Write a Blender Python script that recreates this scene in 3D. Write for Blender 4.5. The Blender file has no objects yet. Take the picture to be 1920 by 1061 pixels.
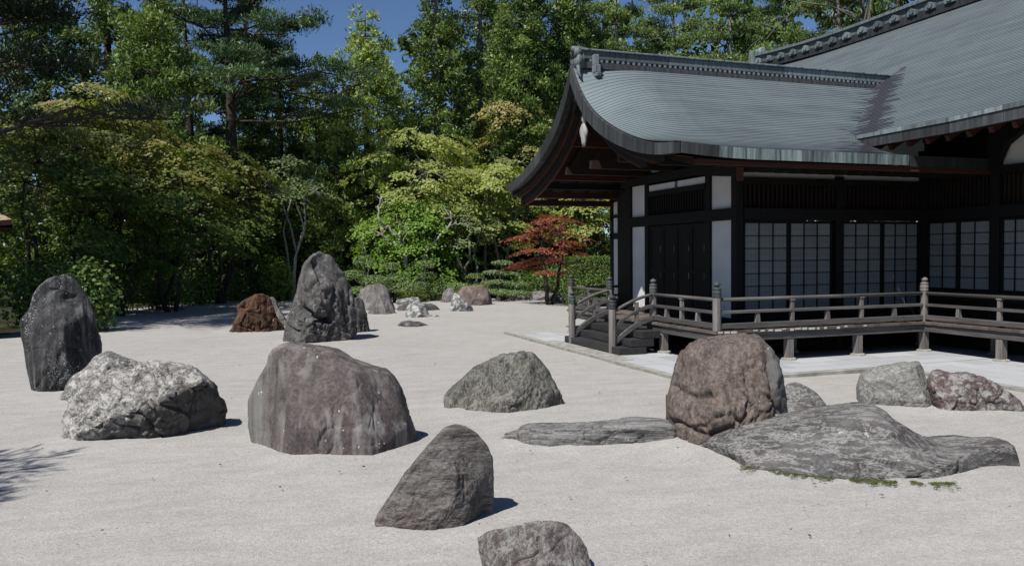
import bpy, math, random
import numpy as np
from mathutils import Vector, Matrix

# ------------------------------------------------------------------ camera, sky, sun, exposure
scene = bpy.context.scene
COL = scene.collection
YAW, PITCH, ROLL, CAM_H = 0.345, -0.035, -0.009, 2.40

def camera_axes():
    f = Vector((math.sin(YAW)*math.cos(PITCH), math.cos(YAW)*math.cos(PITCH), math.sin(PITCH)))
    r = Vector((math.cos(YAW), -math.sin(YAW), 0.0))
    u = r.cross(f)
    return (r*math.cos(ROLL) + u*math.sin(ROLL), u*math.cos(ROLL) - r*math.sin(ROLL), f)

cam_data = bpy.data.cameras.new('camera')
cam = bpy.data.objects.new('camera', cam_data)
COL.objects.link(cam)
_r, _u, _f = camera_axes()
cam.matrix_world = Matrix(((_r.x, _u.x, -_f.x, 0), (_r.y, _u.y, -_f.y, 0), (_r.z, _u.z, -_f.z, CAM_H), (0, 0, 0, 1)))
cam_data.sensor_width = 36.0
cam_data.lens = 1500.0/1920.0*36.0
cam_data.clip_start = 0.1
cam_data.clip_end = 3000.0
scene.camera = cam

SUN_AZ, SUN_EL = math.radians(60), math.radians(56)     # direction the shadows fall, and height of the sun
world = bpy.data.worlds.new('World')
scene.world = world
world.use_nodes = True
_nt = world.node_tree
_sky = _nt.nodes.new('ShaderNodeTexSky')
_sky.sky_type = 'NISHITA'
_sky.sun_disc = False
_sky.sun_elevation = SUN_EL
_sky.sun_rotation = SUN_AZ + math.pi
_sky.altitude = 2500
_sky.air_density = 1.0
_sky.dust_density = 0.0
_sky.ozone_density = 6.0
_nt.links.new(_sky.outputs[0], _nt.nodes['Background'].inputs[0])
_nt.nodes['Background'].inputs[1].default_value = 0.07
sun_data = bpy.data.lights.new('sun', 'SUN')
sun_data.energy = 4.8
sun_data.angle = math.radians(0.55)
sun_data.color = (1.0, 0.965, 0.915)
sun = bpy.data.objects.new('sun', sun_data)
COL.objects.link(sun)
_d = Vector((math.sin(SUN_AZ)*math.cos(SUN_EL), math.cos(SUN_AZ)*math.cos(SUN_EL), -math.sin(SUN_EL)))
sun.rotation_euler = _d.to_track_quat('-Z', 'Y').to_euler()
sun.location = (-30, -20, 50)
vs = scene.view_settings
scene.display_settings.display_device = 'sRGB'
vs.view_transform = 'Standard'
vs.look = 'None'
vs.exposure = 0.44
vs.gamma = 1.0
vs.use_curve_mapping = False
scene.cycles.max_bounces = 8
scene.cycles.diffuse_bounces = 3
scene.cycles.transmission_bounces = 4
scene.cycles.use_denoising = True

# ------------------------------------------------------------------ helpers
def tag(o, label=None, cat=None, group=None, kind=None):
    if label: o['label'] = label
    if cat: o['category'] = cat
    if group: o['group'] = group
    if kind: o['kind'] = kind
    return o

def empty(name, loc=(0, 0, 0), rz=0.0):
    o = bpy.data.objects.new(name, None)
    o.empty_display_size = 0.3
    o.location = loc
    o.rotation_euler = (0, 0, rz)
    COL.objects.link(o)
    return o

def link(name, me, mat=None, parent=None, loc=None, rz=None, scale=None):
    o = bpy.data.objects.new(name, me)
    COL.objects.link(o)
    if mat is not None:
        if not me.materials:
            me.materials.append(mat)
        elif me.materials[0] is not mat:
            o.material_slots[0].link = 'OBJECT'
            o.material_slots[0].material = mat
    if parent is not None: o.parent = parent
    if loc is not None: o.location = loc
    if rz is not None: o.rotation_euler = (0, 0, rz)
    if scale is not None: o.scale = scale
    return o

class MB:
    """collects shapes for one mesh"""
    def __init__(self):
        self.v, self.f = [], []
    def quadgrid(self, P):
        P = np.asarray(P, float)
        a, b = P.shape[:2]
        s = len(self.v)
        self.v.extend(map(tuple, P.reshape(-1, 3)))
        for i in range(a-1):
            for j in range(b-1):
                k = s + i*b + j
                self.f.append((k, k+1, k+b+1, k+b))
    def poly(self, pts):
        s = len(self.v)
        self.v.extend(tuple(p) for p in pts)
        self.f.append(tuple(range(s, s+len(pts))))
    def box(self, x0, x1, y0, y1, z0, z1):
        self.hexa([(x0, y0, z0), (x1, y0, z0), (x1, y1, z0), (x0, y1, z0), (x0, y0, z1), (x1, y0, z1), (x1, y1, z1), (x0, y1, z1)])
    def hexa(self, c):
        s = len(self.v)
        self.v.extend(tuple(p) for p in c)
        for q in ((0, 3, 2, 1), (4, 5, 6, 7), (0, 1, 5, 4), (1, 2, 6, 5), (2, 3, 7, 6), (3, 0, 4, 7)):
            self.f.append(tuple(s+i for i in q))
    def beam(self, a, b, w, h, up=(0, 0, 1)):
        a, b, up = Vector(a), Vector(b), Vector(up)
        d = (b-a).normalized()
        s = d.cross(up).normalized()*(w/2)
        u = s.cross(d).normalized()*(h/2)
        self.hexa([a-s-u, a+s-u, b+s-u, b-s-u, a-s+u, a+s+u, b+s+u, b-s+u])
    def tube(self, pts, rad, n=8, cap=True):
        pts = [Vector(p) for p in pts]
        if not hasattr(rad, '__len__'): rad = [rad]*len(pts)
        s0 = len(self.v)
        ref = Vector((0.31, 0.17, 0.93))
        for i, p in enumerate(pts):
            d = (pts[min(i+1, len(pts)-1)] - pts[max(i-1, 0)])
            d = d.normalized() if d.length > 1e-9 else Vector((0, 0, 1))
            if abs(d.dot(ref)) > 0.97: rr = Vector((1, 0, 0))
            else: rr = ref
            a = d.cross(rr).normalized()
            b = d.cross(a)
            for k in range(n):
                t = 2*math.pi*k/n
                self.v.append(tuple(p + (a*math.cos(t) + b*math.sin(t))*rad[i]))
        for i in range(len(pts)-1):
            for k in range(n):
                q = s0 + i*n
                self.f.append((q+k, q+(k+1) % n, q+n+(k+1) % n, q+n+k))
        if cap:
            self.f.append(tuple(s0+k for k in range(n))[::-1])
            e = s0 + (len(pts)-1)*n
            self.f.append(tuple(e+k for k in range(n)))
    def lathe(self, prof, n=12, c=(0, 0, 0)):
        """prof: list of (radius, z) from bottom to top"""
        s0 = len(self.v)
        for r, z in prof:
            for k in range(n):
                t = 2*math.pi*k/n
                self.v.append((c[0]+r*math.cos(t), c[1]+r*math.sin(t), c[2]+z))
        for i in range(len(prof)-1):
            for k in range(n):
                q = s0+i*n
                self.f.append((q+k, q+(k+1) % n, q+n+(k+1) % n, q+n+k))
        self.f.append(tuple(s0+k for k in range(n))[::-1])
        e = s0+(len(prof)-1)*n
        self.f.append(tuple(e+k for k in range(n)))
    def mesh(self, name, smooth=False):
        me = bpy.data.meshes.new(name)
        me.from_pydata([tuple(p) for p in self.v], [], self.f)
        me.update()
        if smooth:
            me.polygons.foreach_set('use_smooth', [True]*len(me.polygons))
        return me
    def build(self, name, mat, parent=None, smooth=False, loc=None, bevel=0.0, rz=None):
        o = link(name, self.mesh(name, smooth), mat, parent, loc, rz)
        if bevel:
            m = o.modifiers.new('edge', 'BEVEL')
            m.width = bevel
            m.segments = 2
            m.limit_method = 'ANGLE'
        return o

def boxm(name, mat, parent, x0, x1, y0, y1, z0, z1, bevel=0.0):
    m = MB()
    m.box(x0, x1, y0, y1, z0, z1)
    return m.build(name, mat, parent, bevel=bevel)

# vectorised gradient noise
_rng = np.random.default_rng(7)
_perm = _rng.permutation(256)
_perm = np.concatenate([_perm, _perm, _perm])
_grad = _rng.normal(size=(256, 3))
_grad /= np.linalg.norm(_grad, axis=1)[:, None]
def pn(p):
    p = np.asarray(p, float)
    i = np.floor(p).astype(int)
    fr = p - i
    w = fr*fr*fr*(fr*(fr*6-15)+10)
    i &= 255
    out = 0
    for dx in (0, 1):
        for dy in (0, 1):
            for dz in (0, 1):
                h = _perm[_perm[_perm[(i[:, 0]+dx) & 255] + ((i[:, 1]+dy) & 255)] + ((i[:, 2]+dz) & 255)]
                g = _grad[h & 255]
                d = (g*(fr - np.array([dx, dy, dz]))).sum(1)
                wt = (w[:, 0] if dx else 1-w[:, 0])*(w[:, 1] if dy else 1-w[:, 1])*(w[:, 2] if dz else 1-w[:, 2])
                out = out + d*wt
    return out*1.5
def fbm(p, octaves=4):
    p = np.asarray(p, float)
    s, a, t = 0, 1.0, 0
    for k in range(octaves):
        s = s + a*pn(p*(2.03**k) + 17.3*k)
        t += a
        a *= 0.5
    return s/t
def ridged(p, octaves=3):
    s, a, t = 0, 1.0, 0
    for k in range(octaves):
        s = s + a*(1-2*np.abs(pn(p*(2.1**k) + 9.1*k)))
        t += a
        a *= 0.5
    return s/t

def worley(p, seed=0.0):
    """nearest and second nearest cell distance, cell hash and vector to the cell point"""
    p = np.asarray(p, float)
    base = np.floor(p)
    F1 = np.full(len(p), 9.0); F2 = np.full(len(p), 9.0)
    hid = np.zeros((len(p), 3)); vec = np.zeros_like(p)
    for dx in (-1, 0, 1):
        for dy in (-1, 0, 1):
            for dz in (-1, 0, 1):
                c = base + np.array([dx, dy, dz])
                s = np.stack([c @ np.array(k) + seed for k in ((127.1, 311.7, 74.7), (269.5, 183.3, 246.1), (113.5, 271.9, 124.6))], -1)
                h = np.sin(s)*43758.5453
                h -= np.floor(h)
                v = p-(c+h)
                d = np.linalg.norm(v, axis=1)
                near = d < F1
                F2 = np.where(near, F1, np.minimum(F2, d))
                F1 = np.where(near, d, F1)
                hid[near] = h[near]; vec[near] = v[near]
    return F1, F2, hid, vec

# ------------------------------------------------------------------ materials
class N:
    """short-hand node builder"""
    def __init__(self, name):
        self.m = bpy.data.materials.new(name)
        self.m.use_nodes = True
        self.t = self.m.node_tree
        self.b = self.t.nodes['Principled BSDF']
        self.out = self.t.nodes['Material Output']
    def new(self, typ, **k):
        n = self.t.nodes.new(typ)
        for a, v in k.items(): setattr(n, a, v)
        return n
    def set(self, sock, v):
        if hasattr(v, 'is_output') or isinstance(v, bpy.types.NodeSocket): self.t.links.new(v, sock)
        elif isinstance(v, (tuple, list)) and sock.type == 'RGBA' and len(v) == 3: sock.default_value = (*v, 1)
        else: sock.default_value = v
    def coord(self, which='Object', scale=(1, 1, 1), rot=(0, 0, 0), loc=(0, 0, 0)):
        c = self.new('ShaderNodeTexCoord')
        m = self.new('ShaderNodeMapping')
        self.t.links.new(c.outputs[which], m.inputs[0])
        m.inputs['Scale'].default_value = scale
        m.inputs['Rotation'].default_value = rot
        m.inputs['Location'].default_value = loc
        return m.outputs[0]
    def noise(self, vec, scale=5, detail=4, rough=0.55, dist=0.0):
        n = self.new('ShaderNodeTexNoise')
        self.set(n.inputs['Vector'], vec)
        n.inputs['Scale'].default_value = scale
        n.inputs['Detail'].default_value = detail
        n.inputs['Roughness'].default_value = rough
        n.inputs['Distortion'].default_value = dist
        return n.outputs[0]
    def voro(self, vec, scale=5, feature='F1', out=0, rand=1.0):
        n = self.new('ShaderNodeTexVoronoi')
        n.feature = feature
        self.set(n.inputs['Vector'], vec)
        n.inputs['Scale'].default_value = scale
        n.inputs['Randomness'].default_value = rand
        return n.outputs[out]
    def ramp(self, fac, stops, interp='LINEAR'):
        n = self.new('ShaderNodeValToRGB')
        n.color_ramp.interpolation = interp
        e = n.color_ramp.elements
        while len(e) < len(stops): e.new(0.5)
        for k, (p, c) in enumerate(stops):
            e[k].position = p
            e[k].color = (*c, 1) if isinstance(c, (tuple, list)) else (c, c, c, 1)
        self.set(n.inputs[0], fac)
        return n.outputs[0]
    def mix(self, fac, a, b, blend='MIX'):
        n = self.new('ShaderNodeMix', data_type='RGBA', blend_type=blend)
        self.set(n.inputs[0], fac)
        self.set(n.inputs[6], a)
        self.set(n.inputs[7], b)
        return n.outputs[2]
    def math(self, op, a, b=0.0, clamp=False):
        n = self.new('ShaderNodeMath', operation=op)
        n.use_clamp = clamp
        self.set(n.inputs[0], a)
        self.set(n.inputs[1], b)
        return n.outputs[0]
    def bump(self, h, strength=0.5, dist=0.02, normal=None):
        n = self.new('ShaderNodeBump')
        n.inputs['Strength'].default_value = strength
        n.inputs['Distance'].default_value = dist
        self.set(n.inputs['Height'], h)
        if normal is not None: self.set(n.inputs['Normal'], normal)
        return n.outputs[0]
    def done(self, color=None, rough=0.8, normal=None, spec=0.3, metal=0.0):
        if color is not None: self.set(self.b.inputs['Base Color'], color)
        self.set(self.b.inputs['Roughness'], rough)
        self.b.inputs['Specular IOR Level'].default_value = spec
        self.b.inputs['Metallic'].default_value = metal
        if normal is not None: self.set(self.b.inputs['Normal'], normal)
        return self.m
    def rnd(self):
        return self.new('ShaderNodeObjectInfo').outputs['Random']

def wood(name, dark, light, axis='x', scale=1.0, bump=0.3, rough=0.75, vary=0.25):
    n = N(name)
    sc = {'x': (0.6, 14, 14), 'y': (14, 0.6, 14), 'z': (14, 14, 0.6)}[axis]
    v = n.coord('Object', tuple(s*scale for s in sc))
    g = n.noise(v, 1.6, 6, 0.65, 0.4)
    big = n.noise(n.coord('Object', (1, 1, 1)), 1.3, 3)
    c = n.ramp(g, [(0.3, dark), (0.7, light)])
    c = n.mix(n.math('MULTIPLY', n.ramp(big, [(0.35, 0.0), (0.7, 1.0)]), 0.45), c, dark)
    r = n.rnd()
    c = n.mix(vary, c, n.mix(1.0, c, n.ramp(r, [(0, 0.35), (1, 1.5)]), 'MULTIPLY'))
    return n.done(c, rough, n.bump(g, bump, 0.006), 0.25)

MAT = {}
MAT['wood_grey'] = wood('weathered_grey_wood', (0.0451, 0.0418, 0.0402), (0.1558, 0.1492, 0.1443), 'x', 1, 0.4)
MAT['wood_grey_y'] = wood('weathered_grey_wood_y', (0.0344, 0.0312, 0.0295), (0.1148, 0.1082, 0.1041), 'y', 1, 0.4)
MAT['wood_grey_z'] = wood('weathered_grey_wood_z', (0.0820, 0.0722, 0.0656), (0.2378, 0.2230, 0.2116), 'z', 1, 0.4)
MAT['wood_deck'] = wood('deck_wood', (0.0615, 0.0451, 0.0369), (0.1722, 0.1476, 0.1296), 'y', 1, 0.4, 0.8, 0.5)
MAT['wood_step'] = wood('dark_step_wood', (0.0148, 0.0148, 0.0156), (0.0508, 0.0492, 0.0492), 'y', 1, 0.4, 0.55)
MAT['wood_black'] = wood('aged_black_wood', (0.0033, 0.0030, 0.0029), (0.0090, 0.0078, 0.0070), 'z', 1, 0.3, 0.7)
MAT['wood_red'] = wood('reddish_brown_wood', (0.0246, 0.0082, 0.0049), (0.0779, 0.0246, 0.0131), 'x', 1, 0.3, 0.7)
MAT['wood_brown'] = wood('brown_soffit_wood', (0.0098, 0.0057, 0.0041), (0.0295, 0.0139, 0.0090), 'y', 1, 0.3, 0.8)

def _plaster():
    n = N('white_plaster')
    v = n.coord('Object')
    a = n.noise(v, 2.0, 5)
    c = n.ramp(a, [(0.3, (0.5084, 0.4961, 0.4838)), (0.7, (0.5904, 0.5822, 0.5740))])
    return n.done(c, 0.9, n.bump(n.noise(v, 40, 3), 0.15, 0.004), 0.2)
MAT['plaster'] = _plaster()

def _paper():
    n = N('shoji_paper')
    v = n.coord('Object')
    a = n.noise(v, 1.5, 3)
    c = n.ramp(a, [(0.3, (0.165, 0.172, 0.168)), (0.7, (0.215, 0.222, 0.217))])
    w = n.new('ShaderNodeTexBrick')
    n.set(w.inputs['Vector'], n.coord('Object', (1, 1, 1), (math.pi/2, 0, 0)))
    w.offset = 0.0
    w.inputs['Scale'].default_value = 1.0
    w.inputs['Brick Width'].default_value = 0.105
    w.inputs['Row Height'].default_value = 0.16
    w.inputs['Mortar Size'].default_value = 0.006
    w.inputs['Color1'].default_value = (1, 1, 1, 1)
    w.inputs['Color2'].default_value = (1, 1, 1, 1)
    w.inputs['Mortar'].default_value = (0.76, 0.76, 0.76, 1)
    c = n.mix(1.0, c, w.outputs[0], 'MULTIPLY')
    c = n.mix(1.0, c, n.ramp(n.rnd(), [(0, 0.86), (1, 1.10)]), 'MULTIPLY')
    return n.done(c, 0.35, None, 0.5)
MAT['paper'] = _paper()

def _copper(name, dark, light, pat, pamt, axis='x'):
    n = N(name)
    v = n.coord('Object', (1, 1, 1))
    st = n.coord('Object', (0.25, 3, 3) if axis == 'x' else (3, 0.25, 3))
    a = n.noise(st, 1.4, 6, 0.65)
    b = n.noise(v, 0.9, 4)
    c = n.ramp(a, [(0.3, dark), (0.7, light)])
    c = n.mix(n.math('MULTIPLY', n.ramp(b, [(0.4, 0.0), (0.65, 1.0)]), pamt), c, pat)
    return n, c
def _roof(name, axis, valley):
    n, c = _copper(name, (0.086, 0.104, 0.113), (0.140, 0.165, 0.176), (0.150, 0.192, 0.190), 0.4, axis)
    g = n.new('ShaderNodeNewGeometry')
    sx = n.new('ShaderNodeSeparateXYZ')
    n.t.links.new(g.outputs['Position'], sx.inputs[0])
    X, Y = sx.outputs[0], sx.outputs[1]
    # old verdigris near the gable verge (wear of the sheet itself)
    if axis == 'x':
        vg = n.math('SUBTRACT', 1.0, n.math('DIVIDE', n.math('SUBTRACT', X, 8.2), 2.1), True)
        c = n.mix(n.math('MULTIPLY', vg, 0.5), c, (0.185, 0.232, 0.232))
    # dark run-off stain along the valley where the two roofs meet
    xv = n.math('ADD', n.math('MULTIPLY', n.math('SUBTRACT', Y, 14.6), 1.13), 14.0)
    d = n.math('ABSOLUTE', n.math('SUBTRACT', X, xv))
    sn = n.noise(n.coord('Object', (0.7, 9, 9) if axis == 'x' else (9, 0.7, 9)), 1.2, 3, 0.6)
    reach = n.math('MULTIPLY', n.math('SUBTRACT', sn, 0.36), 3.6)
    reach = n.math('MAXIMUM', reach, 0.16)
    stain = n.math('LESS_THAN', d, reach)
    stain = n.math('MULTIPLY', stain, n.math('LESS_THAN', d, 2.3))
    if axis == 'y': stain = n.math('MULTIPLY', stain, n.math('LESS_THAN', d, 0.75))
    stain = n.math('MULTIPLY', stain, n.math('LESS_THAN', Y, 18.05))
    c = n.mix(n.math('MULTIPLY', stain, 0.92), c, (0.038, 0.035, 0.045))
    fine = n.noise(n.coord('Object', (3, 60, 60) if axis == 'x' else (60, 3, 60)), 1, 2)
    return n.done(c, 0.52, n.bump(fine, 0.15, 0.004), 0.4, 0.15)
MAT['roof_x'] = _roof('copper_roof_sheet', 'x', True)
MAT['roof_y'] = _roof('copper_roof_sheet_main', 'y', True)

def _patina(name, a, b, d):
    n = N(name)
    v = n.coord('Object', (9, 9, 0.7))
    r = n.rnd()
    off = n.new('ShaderNodeVectorMath', operation='ADD')
    n.set(off.inputs[0], v)
    cmb = n.new('ShaderNodeCombineXYZ')
    n.set(cmb.inputs[0], n.math('MULTIPLY', r, 40.0))
    n.set(off.inputs[1], cmb.outputs[0])
    s = n.noise(off.outputs[0], 1.2, 5, 0.6)
    c = n.ramp(s, [(0.32, d), (0.45, a), (0.72, b)])
    c = n.mix(1.0, c, n.ramp(r, [(0, 0.5), (1, 1.25)]), 'MULTIPLY')
    return n.done(c, 0.6, n.bump(s, 0.2, 0.004), 0.3)
MAT['patina'] = _patina('verdigris_copper', (0.115, 0.150, 0.148), (0.285, 0.345, 0.335), (0.030, 0.034, 0.033))
MAT['patina_dark'] = _patina('dark_copper', (0.0369, 0.0394, 0.0410), (0.0697, 0.0738, 0.0754), (0.0246, 0.0246, 0.0246))
MAT['patina_ridge'] = _patina('ridge_copper', (0.1230, 0.1476, 0.1517), (0.2050, 0.2378, 0.2419), (0.0574, 0.0640, 0.0656))
MAT['bronze'] = _patina('dark_bronze', (0.0574, 0.0656, 0.0640), (0.1066, 0.1189, 0.1148), (0.0246, 0.0262, 0.0246))
MAT['white_paint'] = N('old_white_paint').done((0.4675, 0.4590, 0.4250), 0.9)

def _gravel():
    n = N('raked_white_gravel')
    v = n.coord('Object')
    cell = n.voro(v, 105, 'F1', 1)
    sep = n.new('ShaderNodeSeparateColor')
    n.set(sep.inputs[0], cell)
    dist = n.voro(v, 105, 'F1', 0)
    cell2 = n.voro(v, 48, 'F1', 1)
    sep2 = n.new('ShaderNodeSeparateColor')
    n.set(sep2.inputs[0], cell2)
    g = n.math('ADD', n.math('MULTIPLY', sep.outputs[0], 0.65), n.math('MULTIPLY', sep2.outputs[1], 0.35))
    c = n.ramp(g, [(0.0, (0.225, 0.214, 0.202)), (0.30, (0.297, 0.286, 0.272)), (0.7, (0.350, 0.338, 0.323)), (1.0, (0.41, 0.398, 0.383))])
    big = n.noise(v, 0.35, 5, 0.6)
    mid = n.noise(n.coord('Object', (1, 2.2, 1), (0, 0, 0.35)), 1.6, 5, 0.65)
    c = n.mix(0.5, c, n.mix(1.0, c, n.ramp(big, [(0.3, (0.84, 0.83, 0.81)), (0.7, (1.04, 1.04, 1.04))]), 'MULTIPLY'))
    c = n.mix(0.8, c, n.mix(1.0, c, n.ramp(mid, [(0.3, (0.86, 0.85, 0.84)), (0.65, (1.06, 1.06, 1.06))]), 'MULTIPLY'))
    speck = n.voro(v, 3.1, 'F1', 0)
    c = n.mix(n.math('LESS_THAN', speck, 0.018), c, (0.07, 0.055, 0.045))
    h = n.math('SUBTRACT', 1.0, dist)
    nr = n.bump(n.noise(v, 24, 4, 0.7), 0.55, 0.010)
    nr = n.bump(h, 0.6, 0.006, nr)
    nr = n.bump(mid, 0.5, 0.05, nr)
    return n.done(c, 0.9, nr, 0.2)
MAT['gravel'] = _gravel()

def _soil():
    n = N('mossy_forest_floor')
    v = n.coord('Object')
    a = n.noise(v, 0.5, 6)
    b = n.noise(v, 12, 4)
    c = n.ramp(a, [(0.35, (0.020, 0.017, 0.011)), (0.55, (0.030, 0.036, 0.014)), (0.75, (0.042, 0.060, 0.016))])
    return n.done(c, 0.95, n.bump(b, 0.8, 0.05), 0.1)
MAT['soil'] = _soil()

def _slab():
    n = N('pale_granite_slab')
    v = n.coord('Object')
    r = n.rnd()
    c = n.ramp(n.noise(v, 90, 2), [(0.3, (0.3024, 0.3108, 0.3234)), (0.7, (0.3864, 0.3948, 0.4074))])
    c = n.mix(1.0, c, n.ramp(r, [(0, 0.80), (1, 1.06)]), 'MULTIPLY')
    c = n.mix(n.math('MULTIPLY', n.ramp(n.noise(v, 1.1, 5), [(0.5, 0.0), (0.75, 1.0)]), 0.35), c, (0.36, 0.36, 0.35))
    return n.done(c, 0.8, n.bump(n.noise(v, 60, 3), 0.3, 0.004), 0.25)
MAT['slab'] = _slab()
def _kerb():
    n = N('grey_kerb_stone')
    v = n.coord('Object')
    c = n.ramp(n.noise(v, 3.5, 6), [(0.3, (0.16, 0.155, 0.13)), (0.7, (0.34, 0.33, 0.30))])
    return n.done(c, 0.9, n.bump(n.noise(v, 30, 4), 0.4, 0.006), 0.2)
MAT['kerb'] = _kerb()

def leafmat(name, c0, c1, c2, trans=0.3, gloss=0.45):
    """leaf colours spread by a per-leaf tint attribute; light passes through the blades"""
    n = N(name)
    a = n.new('ShaderNodeAttribute')
    a.attribute_name = 'tint'
    col = n.ramp(a.outputs['Fac'], [(0.1, c0), (0.5, c1), (0.9, c2)])
    n.done(col, gloss, None, 0.25)
    tr = n.new('ShaderNodeBsdfTranslucent')
    tc = n.mix(1.0, col, (1.25, 1.35, 0.55), 'MULTIPLY')
    n.set(tr.inputs[0], tc)
    mx = n.new('ShaderNodeMixShader')
    mx.inputs[0].default_value = trans
    n.t.links.new(n.b.outputs[0], mx.inputs[1])
    n.t.links.new(tr.outputs[0], mx.inputs[2])
    n.t.links.new(mx.outputs[0], n.out.inputs[0])
    return n.m

def barkmat(name, d, l):
    n = N(name)
    v = n.coord('Object', (7, 7, 1.2))
    a = n.noise(v, 1.6, 6, 0.7)
    c = n.ramp(a, [(0.3, d), (0.7, l)])
    return n.done(c, 0.9, n.bump(a, 0.8, 0.04), 0.15)
MAT['bark_dark'] = barkmat('dark_bark', (0.018, 0.014, 0.012), (0.075, 0.062, 0.052))
MAT['bark_grey'] = barkmat('grey_bark', (0.07, 0.062, 0.055), (0.24, 0.225, 0.20))
MAT['bark_pale'] = barkmat('pale_dead_wood', (0.16, 0.145, 0.13), (0.40, 0.375, 0.34))

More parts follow.
